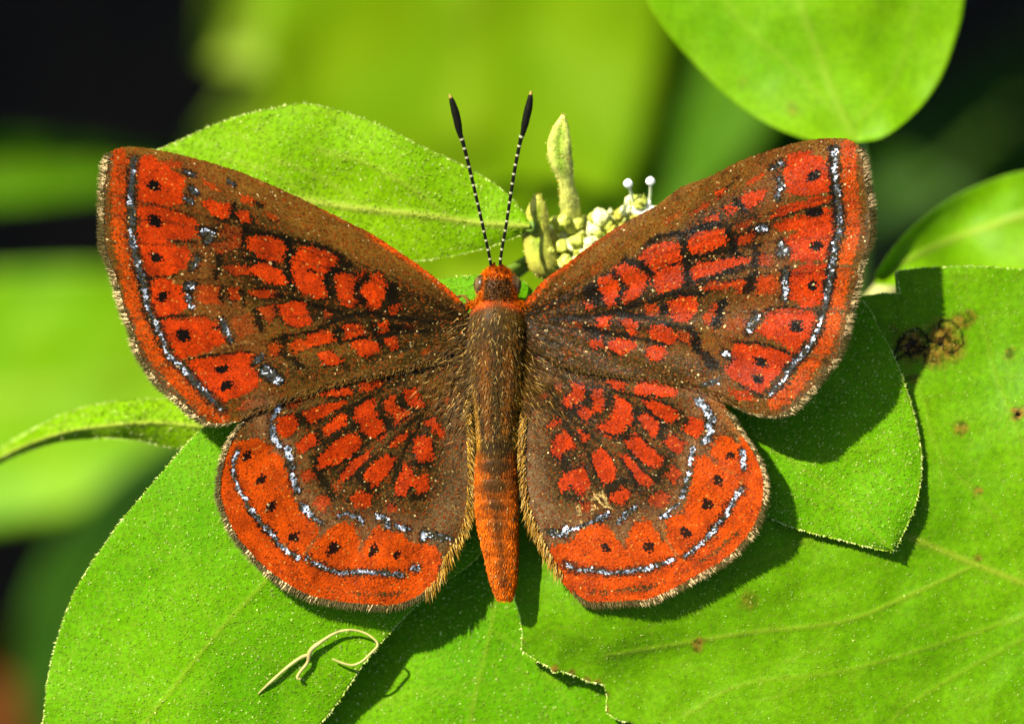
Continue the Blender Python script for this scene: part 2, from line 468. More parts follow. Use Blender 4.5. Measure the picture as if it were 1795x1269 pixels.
# pointed leaf under the right wings
zf = idw([(1510, 540, -0.15), (1600, 720, -0.12), (1567, 966, -0.07), (1430, 760, -0.085), (1200, 800, -0.08), (1350, 905, -0.06)])
o, smp, ring = leaf('leaf', plant, M_leaf_hairy,
    [(1100, 640), (1250, 720), (1400, 815), (1490, 890), (1567, 967)],
    [(1100, 630), (1230, 560), (1380, 505), (1500, 520), (1545, 585), (1575, 645), (1600, 720), (1614, 790), (1614, 840), (1604, 885), (1585, 930), (1567, 967)],
    [(1100, 650), (1160, 770), (1250, 860), (1350, 907), (1400, 927), (1480, 947), (1530, 960), (1567, 967)], zf, nt=180, nu=90,
    veins=[([(1250, 720), (1400, 815), (1490, 890), (1567, 967)], 4, .28), ([(1400, 815), (1500, 790), (1580, 760)], 5, .15), ([(1330, 770), (1440, 700), (1540, 640)], 5, .15), ([(1450, 855), (1440, 900), (1420, 930)], 5, .12)],
    camber=-0.02, label='pointed bright green hairy leaf lying on the chewed leaf', seed=8)
leaf_hairs(o, smp, ring, 6500, rim=600, seed=3)

# lower leaf in the shade of the others
zf = idw([(880, 900, -0.2), (800, 1150, -0.21), (1000, 1230, -0.21), (620, 1250, -0.23), (830, 1500, -0.3)])
o, smp, ring = leaf('leaf', plant, M_leaf_hairy,
    [(890, 880), (862, 1090), (828, 1240), (815, 1340), (815, 1520)],
    [(880, 880), (690, 1000), (540, 1180), (470, 1340), (560, 1500), (815, 1520)],
    [(900, 880), (1040, 1000), (1150, 1180), (1180, 1340), (1080, 1500), (815, 1520)], zf, nt=150, nu=90,
    veins=[([(890, 900), (862, 1090), (832, 1220), (815, 1340)], 4, .4), ([(860, 1100), (940, 1160), (1020, 1260)], 5, .2), ([(835, 1220), (740, 1210), (660, 1240)], 5, .2)],
    camber=-0.02, label='hairy leaf partly in shadow below the abdomen tip', seed=12)
leaf_hairs(o, smp, ring, 7500, seed=4)

# narrow arched leaf at the left
zf = idw([(0, 803, -0.75), (120, 757, -0.5), (240, 745, -0.38), (380, 752, -0.34)])
o, smp, ring = leaf('leaf', plant, M_leaf_pale,
    [(-60, 850), (0, 803), (60, 775), (120, 757), (200, 745), (300, 742), (420, 760), (520, 780)],
    [(-60, 846), (0, 788), (60, 752), (120, 722), (180, 707), (240, 701), (300, 700), (420, 720), (520, 770)],
    [(-60, 855), (0, 813), (60, 787), (120, 772), (200, 768), (260, 775), (300, 784), (420, 800), (520, 790)], zf, nt=120, nu=40,
    veins=[([(-60, 850), (0, 803), (60, 775), (120, 757), (200, 745), (300, 742), (420, 760)], 4, .9)], camber=-0.03, fold=-0.03,
    label='narrow arched leaf with pale midrib reaching out below a forewing', seed=14)
leaf_hairs(o, smp, ring, 1800, rim=500, seed=5, h=(0.008, 0.02), w=(0.003, 0.005))

# petioles joining the hidden leaf bases to the stem
for a in ((930, 397, -0.21), (870, 490, -0.135), (1100, 640, -0.09), (890, 885, -0.205), (515, 780, -0.36)):
    p0 = P(a[0], a[1], a[2])
    p1 = np.array([0.12, 0.40, -0.46]) if a[1] < 800 else np.array([0.16, 0.37, -1.3])
    midp = (p0 + p1) / 2 + np.array([0, 0, -0.08])
    v, f = tube(spline(np.array([p0 + (p0 - p1) * 0.02, midp, p1]), 16), 0.022, 8)
    mesh_obj('petiole', v, f, M_stem, plant, colors=np.broadcast_to(C(150, 190, 60), (len(v), 3)))

# ---- the broad chewed leaf
broad = thing('broad_leaf_plant', 'broad duller green leaf with chewed edges and brown holes, beneath the pointed leaf', 'plant', (3.2, -1.4, GZ))
zf = idw([(1300, 1000, -0.08), (1600, 550, -0.22), (1690, 480, -0.24), (1500, 800, -0.17), (1050, 1090, -0.055), (1000, 1180, -0.15), (1150, 1250, -0.14), (1795, 1269, -0.16), (1795, 900, -0.16), (1100, 850, -0.1), (1450, 960, -0.12), (1050, 1250, -0.17)])
up = [(2000, 520), (1795, 472), (1740, 468), (1680, 467), (1625, 469), (1577, 474), (1568, 480), (1575, 497), (1577, 514), (1545, 514), (1510, 520), (1480, 530), (1300, 600), (1100, 680), (930, 740)]
lo = [(2000, 1520), (1700, 1440), (1400, 1390), (1250, 1340), (1130, 1282), (1108, 1266), (1085, 1262), (1062, 1248), (1064, 1222), (1060, 1200), (1046, 1196), (1030, 1193), (1010, 1184), (985, 1176), (968, 1178), (964, 1168), (945, 1160), (928, 1148), (914, 1140), (916, 1110), (912, 1080), (902, 1050), (905, 1000), (910, 900), (915, 800)]
o, smp, ring = leaf('leaf', broad, M_leaf_broad,
    [(2000, 1105), (1795, 1022), (1700, 985), (1590, 940), (1350, 850), (1100, 790), (930, 765)], up, lo, zf, nt=420, nu=260,
    veins=[([(2000, 1105), (1795, 1022), (1700, 985), (1590, 940), (1350, 850), (1100, 790)], 6, .75),
           ([(1710, 990), (1600, 1040), (1480, 1088), (1300, 1110), (1180, 1130), (1060, 1150)], 4, .5),
           ([(1795, 1080), (1640, 1130), (1480, 1175), (1300, 1200), (1200, 1255)], 4, .32), ([(1900, 1090), (1795, 1120), (1600, 1230), (1540, 1300)], 4, .3),
           ([(1500, 905), (1380, 960), (1200, 1010), (1000, 1040)], 4, .3), ([(1420, 1180), (1390, 1210), (1330, 1230)], 3, .2),
           ([(1795, 1022), (1740, 900), (1650, 800), (1620, 700)], 4, .22), ([(1900, 1060), (1850, 900), (1760, 700), (1720, 560)], 4, .2), ([(1470, 1090), (1440, 1130), (1380, 1160)], 3, .2)],
    spots=[(1600, 605, 26, 1), (1650, 590, 26, .95), (1665, 608, 24, .9), (1685, 565, 14, .8), (1700, 555, 10, .7), (1635, 620, 22, .9), (1686, 750, 11, .75), (1715, 860, 7, .7), (1312, 1053, 14, .5), (1222, 1129, 10, .85),
           (1772, 619, 8, .7), (1784, 725, 10, 1.0), (1600, 662, 9, .7), (1716, 979, 6, .7), (1568, 577, 6, .6),
           (915, 1125, 5, .5), (1060, 1215, 6, .8), (1062, 1240, 5, .8), (970, 1172, 6, .9), (1000, 1180, 5, .8), (1030, 1190, 5, .8), (1050, 1196, 6, .8)],
    holes=[(1590, 604, 5, 1.6), (1602, 596, 4, 1.4), (1578, 612, 4, 1.6), (1650, 603, 4, 1.0), (1784, 725, 4, 1.4)],
    scorch=[([(1480 + a / 4.879, 440 + b / 4.879) for a, b in pts], w) for pts, w in (
        ([(430, 900), (470, 780), (530, 700), (620, 670), (700, 710), (720, 780), (660, 850), (560, 880), (500, 890), (440, 930)], 3.2), ([(510, 890), (620, 770)], 3.0), ([(480, 830), (560, 790)], 2.0),
        ([(800, 650), (830, 590), (920, 600), (1000, 680), (1020, 800), (930, 870), (850, 850), (840, 760), (870, 700)], 1.8), ([(720, 780), (800, 770), (850, 730)], 2.4), ([(680, 880), (700, 930), (780, 950)], 1.8))],
    smooth_l=False, smooth_r=False, ripple=0.016, camber=0.0, seed=20, label='broad leaf with chewed notches and a brown eaten patch')
leaf_hairs(o, smp, ring, 20000, seed=6, h=(0.003, 0.007), w=(0.002, 0.004), rim=900)
v, f = tube(spline(np.array([P(1990, 1100, -0.17), P(2150, 1180, -0.3), P(2300, 1300, -2), (3.4, -1.6, -10), (3.3, -1.5, -20), (3.2, -1.4, GZ - 0.5)]), 50), np.linspace(0.05, 0.16, 50), 10)
mesh_obj('stem', v, f, M_stem, broad, colors=np.broadcast_to(C(130, 165, 50), (len(v), 3)))

# ---- smooth oval leaves beyond the right forewing
smoothp = thing('smooth_leaf_plant', 'smooth light green oval leaves between a forewing tip and the chewed leaf', 'plant', (1.6, 0.2, GZ))
zf = idw([(1500, 247, -0.86), (1400, 20, -0.9), (1250, 100, -0.94), (1640, 120, -0.98)])
o, smp, ring = leaf('leaf', smoothp, M_leaf_smooth,
    [(1502, 250), (1468, 180), (1437, 100), (1407, 20), (1380, -80), (1370, -200)],
    [(1502, 250), (1420, 246), (1340, 215), (1270, 165), (1210, 105), (1165, 50), (1135, 0), (1110, -90), (1200, -180), (1370, -200)],
    [(1502, 250), (1550, 240), (1605, 198), (1648, 140), (1672, 80), (1690, 10), (1690, -90), (1560, -180), (1370, -200)], zf, nt=120, nu=60, camber=0.03,
    veins=[([(1502, 250), (1468, 180), (1437, 100), (1407, 20), (1380, -80)], 7, .5), ([(1490, 225), (1400, 130), (1300, 40), (1260, -20)], 7, .3), ([(1490, 225), (1560, 150), (1600, 50), (1610, -20)], 7, .25)],
    spots=[(1388, 192, 10, .4), (1300, 145, 8, .25)], label='large oval leaf pointing at a forewing tip', seed=31)
zf = idw([(1545, 490, -0.9), (1700, 330, -1.2), (1795, 400, -1.1)])
o, smp, ring = leaf('leaf', smoothp, M_leaf_smooth,
    [(1535, 492), (1620, 440), (1720, 400), (1830, 370), (2000, 350)],
    [(1535, 480), (1575, 425), (1630, 375), (1700, 332), (1795, 300), (1900, 300), (2000, 350)],
    [(1535, 500), (1600, 500), (1700, 488), (1795, 478), (1900, 440), (2000, 350)], zf, nt=90, nu=50, camber=0.06, vein_w=8, laterals=0,
    label='yellow-green leaf behind the chewed leaf edge', seed=33)
v, f = tube(spline(np.array([P(1600, 455, -0.95), P(1545, 485, -0.9), P(1512, 560, -1.3), P(1500, 600, -3), (1.5, 0.1, -12), (1.6, 0.2, GZ - 0.5)]), 50), np.linspace(0.05, 0.12, 50), 10)
mesh_obj('stem', v, f, M_stem, smoothp, colors=np.broadcast_to(C(235, 235, 140), (len(v), 3)))
v, f = tube(spline(np.array([P(1502, 245, -0.88), P(1512, 330, -1.5), P(1510, 420, -2.2), P(1502, 600, -3.2)]), 30), 0.035, 10)
mesh_obj('petiole', v, f, M_stem, smoothp, colors=np.broadcast_to(C(140, 190, 60), (len(v), 3)))

# ---- plants further below
def simple_leaf(parent, mat, base, tip, width, z0, z1, bow=0.0, droop=0.0, seed=1, name='leaf'):
    b = np.array(base, float); t = np.array(tip, float)
    d = t - b; L = np.linalg.norm(d); nrm = np.array([-d[1], d[0]]) / L
    s = np.linspace(0, 1, 15)
    mid = b + d * s[:, None] + nrm * (bow * L * np.sin(math.pi * s))[:, None]
    w = width * np.sin(math.pi * s ** 0.8) ** 0.75 * 0.5
    left, right = mid + nrm * w[:, None], mid - nrm * w[:, None]
    def zf(x, y):
        k = np.clip(((x - b[0]) * d[0] + (y - b[1]) * d[1]) / (L * L), -0.2, 1.2)
        return z0 + (z1 - z0) * k - droop * (2 * k - 1) ** 2
    return leaf(name, parent, mat, mid, left, right, zf, nt=50, nu=24, th=0.02, camber=0.12, ripple=0.06, vein_w=10, laterals=7, seed=seed)[0]

def low_plant(label, loc, leaves, stem_col=(90, 130, 30), cat='plant', name='understory_plant'):
    p = thing(name, label, cat, (loc[0], loc[1], GZ))
    tops = []
    for k, (mat, base, tip, w, z0, z1, bow, droop) in enumerate(leaves):
        simple_leaf(p, mat, base, tip, w, z0, z1, bow, droop, seed=40 + k + int(abs(base[0])))
        tops.append(P(base[0], base[1], z0 - droop))
    zt = min(t[2] for t in tops) - 1.2
    node = np.array([loc[0], loc[1], zt])
    v, f = tube(spline(np.array([node, node + [0.3, 0.2, (GZ - zt) * 0.5], (loc[0], loc[1], GZ - 0.6)]), 20), np.linspace(0.1, 0.2, 20), 8)
    mesh_obj('stem', v, f, M_stem, p, colors=np.broadcast_to(C(*stem_col), (len(v), 3)))
    for t in tops:
        v, f = tube(spline(np.array([t + [0, 0, 0.01], (t + node) / 2 + [0, 0, -0.15], node]), 14), 0.05, 6)
        mesh_obj('petiole', v, f, M_stem, p, colors=np.broadcast_to(C(*stem_col), (len(v), 3)))
    return p

low_plant('yellow-green leaves blurred behind the antennae', (0.2, 4.6), [
    (M_leaf_sunny, (810, -520), (810, 720), 720, -9.0, -9.4, 0.0, 0.1),
    (M_leaf_dim, (1330, -330), (1080, 460), 420, -9.35, -9.3, 0.0, 0.1),
    (M_leaf_dull, (840, -340), (350, 110), 400, -9.7, -9.8, -0.05, 0.05),
    (M_leaf_dull, (1000, 80), (310, 320), 330, -10.6, -10.4, 0.06, 0.1)])
low_plant('bright green leaf blurred behind the butterfly head', (0.05, -0.2), [
    (M_leaf_sunny, (1180, 450), (560, 500), 330, -4.2, -3.8, 0.0, 0.2)])
low_plant('bright green leaves blurred behind the narrow arched leaf', (-4.6, -0.6), [
    (M_leaf_smooth, (-560, 740), (700, 560), 440, -9.6, -9.0, 0.03, 0.1),
    (M_leaf_dim, (-480, 300), (360, 296), 130, -8.8, -9.0, 0.0, 0.1)])
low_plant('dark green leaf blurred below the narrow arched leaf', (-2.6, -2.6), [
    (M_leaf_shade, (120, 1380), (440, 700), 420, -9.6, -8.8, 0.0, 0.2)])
M_dead = leaf_material('withered_leaf', C(110, 52, 14), C(84, 38, 10), C(130, 80, 30), rough=0.7, transl=0.1, spec=0.05)
low_plant('withered reddish brown leaf blurred beside the large hairy leaf', (-4.0, -3.4), [
    (M_dead, (-260, 1500), (110, 1060), 300, -11.0, -10.4, 0.05, 0.2)], stem_col=(100, 60, 30))
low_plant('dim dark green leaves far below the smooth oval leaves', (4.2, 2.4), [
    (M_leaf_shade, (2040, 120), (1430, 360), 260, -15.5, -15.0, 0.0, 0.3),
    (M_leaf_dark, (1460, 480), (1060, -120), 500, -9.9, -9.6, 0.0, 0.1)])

# unseen thicket, added around the view to shade the soil
def shade_shrub(loc, n, seed, zlo, zhi, spread):
    r = np.random.default_rng(seed)
    p = thing('shade_shrub', 'dense low green bush added out of view to shade the soil', 'shade_shrub', (loc[0], loc[1], GZ), 'shade bushes added around the plant')
    nt, nu = 9, 5
    s = np.linspace(0, 1, nt); u = np.linspace(-1, 1, nu)
    w = np.sin(math.pi * s ** 0.8) ** 0.75 * 0.28
    X = np.stack([s[:, None] + 0 * u[None], w[:, None] * u[None], -0.25 * (s[:, None] - 0.3) ** 2 + 0.1 * np.abs(u[None]) * w[:, None] * 2], -1).reshape(-1, 3)
    idx = np.arange(nt * nu).reshape(nt, nu)
    q = np.stack([idx[:-1, :-1], idx[1:, :-1], idx[1:, 1:], idx[:-1, 1:]], -1).reshape(-1, 4)
    V, F = [], []
    for k in range(n):
        for _ in range(60):
            c = np.array([loc[0] + r.normal(0, spread), loc[1] + r.normal(0, spread), r.uniform(zlo, zhi)])
            L = r.uniform(4.5, 8); a = r.uniform(0, 2 * math.pi)
            R = np.array([[math.cos(a), -math.sin(a), 0], [math.sin(a), math.cos(a), 0], [0, 0, 1.0]])
            tl = r.normal(0, 0.35); T = np.array([[1, 0, 0], [0, math.cos(tl), -math.sin(tl)], [0, math.sin(tl), math.cos(tl)]])
            pts = (X * L) @ T.T @ R.T + c
            fz = (DIST - pts[:, 2]) / DIST
            vis = (np.abs(pts[:, 0]) < 1.795 * fz + 0.8) & (np.abs(pts[:, 1]) < 1.27 * fz + 0.8)
            if not vis.any(): break
        else:
            continue
        F.append(q + len(V) * nt * nu); V.append(pts)
    if V:
        nv = len(V) * nt * nu
        fo = mesh_obj('shade_foliage', np.concatenate(V), np.concatenate(F), M_leaf_shade, p, floats={'vein': np.zeros(nv), 'spot': np.zeros(nv)}, kind='stuff')
        md = fo.modifiers.new('thickness', 'SOLIDIFY'); md.thickness = 0.03
    v, f = tube(spline(np.array([(loc[0], loc[1], zhi), (loc[0] + 0.5, loc[1] + 0.4, (zhi + GZ) / 2), (loc[0], loc[1], GZ - 0.5)]), 16), np.linspace(0.12, 0.35, 16), 8)
    mesh_obj('stem', v, f, M_stem, p, colors=np.broadcast_to(C(80, 70, 35), (len(v), 3)))
for k, (x, y) in enumerate([(-9, 9), (-16, 14), (-3, 11), (-12, 2), (-18, 5), (-7, 17), (4, 9), (-22, 20), (-13, 22), (11, 6), (9, -6), (0, -9), (-9, -8), (-14, -3), (14, 14), (2, 18)]):
    shade_shrub((x, y), 46, 100 + k, -21, -10.5, 3.4)

# ------------------------------------------------------------------ flower cluster
r = np.random.default_rng(5)
def blob(profile_pts, radii, groove=0.0, sides=20, lumps=0.0, flat=0.8, seed=0):
    """tapered organ along a path of px points and depths"""
    c = np.array([P(a, b, z) for a, b, z in profile_pts]); n = 40
    path = spline(c, n); rad = np.interp(np.linspace(0, 1, n), np.linspace(0, 1, len(radii)), radii) * S
    v, f = tube(path, rad, sides)
    ctr = np.repeat(path, sides, axis=0)
    vv = v[:n * sides]; off = vv - ctr
    if groove:
        up = np.clip(off[:, 2] / (np.linalg.norm(off, axis=1) + 1e-9), 0, 1) ** 3
        s = np.repeat(np.linspace(0, 1, n), sides)
        vv = ctr + off * (1 - groove * up * np.clip((s - 0.45) * 4, 0, 1) * np.clip((1 - s) * 6, 0, 1))[:, None]
    if lumps:
        vv = vv + (vv - ctr) * (lumps * vnoise(vv[:, 0] / S, (vv[:, 1] + vv[:, 2] * 2) / S, 9.0, seed))[:, None]
    vv[:, 2] = ctr[:, 2] + (vv[:, 2] - ctr[:, 2]) * flat
    v[:n * sides] = vv
    return v, f
def folded_tint(v, rim, inner, y0, seed):
    n, sides = 40, 20
    p = v[:n * sides].reshape(n, sides, 3); c = p.mean(1, keepdims=True); off = p - c
    ang = np.arctan2(off[..., 0], off[..., 2])
    s_ = np.linspace(0, 1, n)[:, None]
    k = np.exp(-(ang / .75) ** 2) * np.clip((s_ - y0) * 6, 0, 1) * np.clip((1 - s_) * 8, 0, 1)
    col = (1 - k[..., None]) * np.array(rim) + k[..., None] * np.array(inner)
    col = np.concatenate([col.reshape(-1, 3), [rim, rim]])
    return col * (1 + .35 * vnoise(v[:, 0] / S, v[:, 1] / S, 8.0, seed) + .2 * vnoise(v[:, 0] / S, v[:, 1] / S, 3.0, seed + 1))[:, None]
def fuzz(o, n, h, w, cols, seed):
    rr = np.random.default_rng(seed)
    me = o.data; vs = np.empty(len(me.vertices) * 3, np.float32); me.vertices.foreach_get('co', vs); vs = vs.reshape(-1, 3).astype(float)
    ns = np.empty(len(me.vertices) * 3, np.float32); me.vertices.foreach_get('normal', ns); ns = ns.reshape(-1, 3).astype(float)
    k = rr.choice(len(vs), n); p = vs[k] + rr.normal(0, 0.006, (n, 3)); d = ns[k] + rr.normal(0, 0.5, (n, 3))
    p = p * 0.35 + vs[k] * 0.65
    ci = rr.integers(0, len(cols), n)
    cones('fuzz', p, d, rr.uniform(*h, n), rr.uniform(*w, n), np.array([C(*c) * 2.0 for c in cols])[ci], M_hair, o)

cl = [(1010, 470, -0.42), (985, 440, -0.4), (1010, 410, -0.38), (1060, 390, -0.36), (1130, 372, -0.34)]
v, f = blob(cl, [12, 20, 18, 14, 8])
cluster = mesh_obj('flower_cluster', v, f, M_stem, plant, colors=np.broadcast_to(C(165, 185, 60), (len(v), 3)))
cluster['label'] = 'small pale flower cluster with fuzzy buds beside a forewing'
cluster_poly = [(955, 395), (985, 365), (1030, 385), (1065, 360), (1095, 345), (1125, 352), (1110, 390), (1060, 425), (1010, 465), (965, 482), (940, 450)]
cands = []; BUDS = []
while len(cands) < 46:
    x, y = r.uniform(935, 1140), r.uniform(340, 485)
    if inside(cluster_poly, np.array([x]), np.array([y]))[0] and all(math.hypot(x - a, y - b) > 11 for a, b in cands): cands.append((x, y))
for x, y in cands:
    z = -0.31 + r.normal(0, 0.03); R = r.uniform(8, 20); a = r.uniform(0, 6.28)
    dx, dy = math.cos(a) * R, math.sin(a) * R * 0.7
    v, f = blob([(x - dx, y - dy, z - 0.02), (x, y, z), (x + dx * 0.8, y + dy * 0.8, z + 0.02)], [2, R * 0.55, R * r.uniform(.6, .85), R * 0.6, 2], lumps=0.4, sides=16, flat=1.0, seed=int(x))
    w = r.random()
    base = np.array([.58, .62, .10]) if w < 0.55 else (np.array([.85, .86, .40]) if w < 0.82 else np.array([.45, .42, .06]))
    cc = np.broadcast_to(base, (len(v), 3)) * (1 + 0.25 * vnoise(v[:, 0] / S, v[:, 1] / S, 6.0, 2))[:, None]
    b_ = mesh_obj('bud', v, f, M_hair, cluster, colors=cc)
    BUDS.append((v, base))
bv = np.concatenate([b[0] for b in BUDS]); bb = np.concatenate([np.broadcast_to(b[1], b[0].shape) for b in BUDS])
kk = r.choice(len(bv), 2600); bd = r.normal(0, 1, (2600, 3)) + [0, 0, .3]
cones('fuzz', bv[kk], bd, r.uniform(.004, .010, 2600), r.uniform(.0025, .0045, 2600), np.clip(bb[kk] * r.uniform(.8, 1.8, (2600, 1)), 0, .95), M_hair, cluster)
v, f = blob([(1003, 400, -0.36), (998, 350, -0.28), (990, 305, -0.22), (980, 260, -0.17), (987, 202, -0.14)], [15, 18, 18, 17, 13, 15, 20, 22, 20, 14, 3], groove=0.75, lumps=0.06)
cc = folded_tint(v, (.60, .62, .13), (.20, .34, .02), .45, 5)
yl = mesh_obj('young_leaf', v, f, M_hair, plant, colors=cc); yl['label'] = 'upright folded young leaf rising from the flower cluster'
fuzz(yl, 650, (0.003, 0.007), (0.0025, 0.0045), [(235, 228, 130), (190, 150, 40), (200, 215, 90)], 1)
v, f = blob([(972, 482, -0.36), (950, 455, -0.27), (940, 410, -0.26), (942, 370, -0.22), (943, 342, -0.2)], [10, 23, 27, 26, 25, 23, 18, 6], groove=0.3, lumps=0.06)
cc = folded_tint(v, (.50, .48, .07), (.24, .33, .02), .3, 6)
yl = mesh_obj('young_leaf', v, f, M_hair, plant, colors=cc); yl['label'] = 'stubby fuzzy young leaf between head and flower cluster'
fuzz(yl, 650, (0.003, 0.007), (0.0025, 0.0045), [(235, 228, 130), (190, 140, 40), (200, 205, 70)], 2)
for (hx, hy), (fx, fy) in (((1101, 322), (1112, 372)), ((1140, 318), (1136, 362))):
    p0, p1 = P(fx, fy, -0.32), P(hx, hy, -0.22)
    v, f = tube(spline(np.array([p0, (p0 + p1) / 2 + [0.004, 0, 0], p1]), 12), 0.0055, 8)
    st = mesh_obj('stamen', v, f, M_hair, cluster, colors=np.broadcast_to(np.array([.85, .9, .6]), (len(v), 3)))
    a, b = np.meshgrid(np.linspace(0.01, math.pi - 0.01, 14), np.linspace(0, 2 * math.pi, 18, endpoint=False), indexing='ij')
    R = 0.0165 * (1 + 0.05 * np.sin(5 * a) * np.cos(4 * b))
    v = np.stack([R * np.sin(a) * np.cos(b), R * np.sin(a) * np.sin(b), R * np.cos(a)], -1).reshape(-1, 3) + p1
    i, j = np.meshgrid(np.arange(13), np.arange(18), indexing='ij'); j2 = (j + 1) % 18
    q = np.stack([i * 18 + j, (i + 1) * 18 + j, (i + 1) * 18 + j2, i * 18 + j2], -1).reshape(-1, 4)
    mesh_obj('anther', v, q, M_hair, st, colors=np.broadcast_to(np.array([.95, .95, .88]), (len(v), 3)))
for a in np.linspace(0, 5.2, 6):
    x, y = 1126 + 20 * math.cos(a), 368 + 13 * math.sin(a)
    v, f = blob([(1126, 370, -0.33), (x, y, -0.29), (x + 6 * math.cos(a), y + 4 * math.sin(a), -0.3)], [4, 8, 10, 7, 2], sides=12, flat=0.6)
    mesh_obj('petal', v, f, M_hair, cluster, colors=np.broadcast_to(np.array([.9, .92, .75]), (len(v), 3)))

# ------------------------------------------------------------------ butterfly
KEXP = 2.6
bfly = thing('butterfly', 'orange and brown checkered butterfly with silver lines, wings spread flat on the leaves', 'butterfly', tuple(P(872, 640, -0.1)))

# -- wing pigment map: a sheet of colour laid over the spread wings, one cell per photograph pixel
Z = {'A': (150, 230), 'B': (150, 480), 'C': (480, 330), 'D': (450, 560), 'E': (360, 680), 'F': (440, 810),
     'G': (1150, 230), 'H': (1150, 480), 'I': (900, 360), 'J': (900, 600), 'K': (960, 800), 'L': (1100, 660)}
ZS = {k: 4.4875 for k in Z}; ZS['L'] = 4.533
def zp(tag, pts):
    a, b = Z[tag]
    return [(a + x / ZS[tag], b + y / ZS[tag]) for x, y in pts]
HH, WW = 1269, 1795
yy, xx = np.mgrid[0:HH, 0:WW].astype(float)
wobx = 2.2 * vnoise(xx, yy, 7.0, 51) + 1.2 * vnoise(xx, yy, 3.0, 52)
woby = 2.2 * vnoise(xx, yy, 7.0, 53) + 1.2 * vnoise(xx, yy, 3.0, 54)
BROWN, DARK, COSTA, TAN = (110, 75, 16), (22, 15, 0), (140, 92, 24), (140, 98, 44)
ORANGE, ORB = (211, 62, 0), (225, 82, 0)
tint = np.empty((HH, WW, 3)); tint[:] = lin(BROWN)
metal = np.zeros((HH, WW)); orange = np.zeros((HH, WW))
def box(pts, pad):
    p = np.asarray(pts)
    return (slice(max(0, int(p[:, 1].min() - pad)), min(HH, int(p[:, 1].max() + pad + 1))),
            slice(max(0, int(p[:, 0].min() - pad)), min(WW, int(p[:, 0].max() + pad + 1))))
def fill(pts, col, s=1.0, is_orange=True, grow=0.0):
    if grow:
        p = np.asarray(pts, float); c = p.mean(0); v = p - c
        pts = c + v * (1 + grow / np.maximum(np.linalg.norm(v, axis=1, keepdims=True), 4))
    b = box(pts, 8)
    m = inside(pts, xx[b] + wobx[b], yy[b] + woby[b])
    t = tint[b]; t[m] = t[m] * (1 - s) + lin(col) * s
    if is_orange: orange[b][m] = np.maximum(orange[b][m], s)
def stroke(pts, w, col, s=1.0, soft=0.0):
    b = box(pts, w + 8)
    d = seg_dist(pts, xx[b] + wobx[b], yy[b] + woby[b])
    a = s * np.clip((w / 2 - d) / max(soft, 0.01) + 0.5, 0, 1)
    t = tint[b]; t[:] = t * (1 - a[..., None]) + lin(col) * a[..., None]
    orange[b] *= 1 - a
def dot(x, y, rx, ry, rot=0.0, col=(24, 14, 4)):
    b = box([(x, y)], max(rx, ry) + 8)
    u, v = xx[b] + wobx[b] * 0.7 - x, yy[b] + woby[b] * 0.7 - y
    c, s = math.cos(rot), math.sin(rot)
    m = ((u * c + v * s) / rx) ** 2 + ((-u * s + v * c) / ry) ** 2 < 1
    tint[b][m] = lin(col); orange[b][m] = 0
def silver(pts, w, s=0.9, dark=True, dw=1.9):
    w = w * .8; dw = dw * 1.2
    if dark: stroke(pts, w * dw, (30, 26, 14), 0.85, 3)
    b = box(pts, w + 8)
    d = seg_dist(pts, xx[b] + wobx[b] * 0.8, yy[b] + woby[b] * 0.8)
    metal[b] = np.maximum(metal[b], s * (d < w / 2))

fw_l = [(818, 545), (808, 528), (790, 510), (740, 470), (700, 442), (650, 410), (600, 385), (550, 360), (500, 336), (462, 319), (420, 302), (373, 287), (325, 274), (277, 264), (245, 259), (217, 258), (198, 262), (186, 269), (178, 280), (173, 308), (170, 345), (170, 386), (171, 430), (179, 455), (188, 477), (197, 510), (206, 545), (221, 582), (231, 618), (252, 654), (272, 680), (301, 705), (335, 735), (356, 746), (380, 748), (406, 743), (440, 727), (484, 712), (539, 693), (606, 673), (673, 661), (740, 643), (790, 620), (815, 600)]
hw_l = [(812, 590), (740, 620), (640, 655), (520, 690), (450, 715), (418, 742), (398, 771), (384, 805), (376, 845), (376, 876), (385, 905), (396, 931), (413, 958), (438, 985), (464, 1010), (496, 1033), (534, 1053), (574, 1063), (618, 1069), (663, 1072), (694, 1071), (719, 1062), (750, 1044), (772, 1017), (788, 984), (805, 955), (818, 930), (826, 900), (830, 866), (830, 800), (825, 740), (820, 680), (818, 620)]
fw_r = [(916, 545), (922, 529), (940, 506), (958, 488), (1000, 458), (1045, 424), (1089, 395), (1150, 361), (1195, 329), (1248, 308), (1295, 284), (1339, 268), (1395, 251), (1430, 245), (1462, 242), (1492, 246), (1511, 257), (1524, 279), (1529, 319), (1536, 355), (1538, 397), (1533, 430), (1520, 458), (1513, 497), (1507, 520), (1497, 558), (1490, 598), (1473, 634), (1440, 676), (1417, 703), (1396, 723), (1373, 732), (1342, 732), (1306, 721), (1275, 706), (1228, 686), (1179, 674), (1123, 666), (1056, 659), (990, 645), (945, 620), (920, 600)]
hw_r = [(925, 592), (1000, 625), (1100, 655), (1200, 675), (1252, 693), (1281, 722), (1305, 757), (1329, 792), (1344, 825), (1349, 858), (1345, 892), (1332, 928), (1312, 956), (1283, 985), (1227, 1019), (1183, 1043), (1145, 1060), (1094, 1065), (1050, 1067), (1027, 1063), (1005, 1045), (982, 1014), (960, 983), (944, 948), (928, 915), (917, 880), (911, 840), (910, 790), (914, 740), (918, 680), (920, 620)]

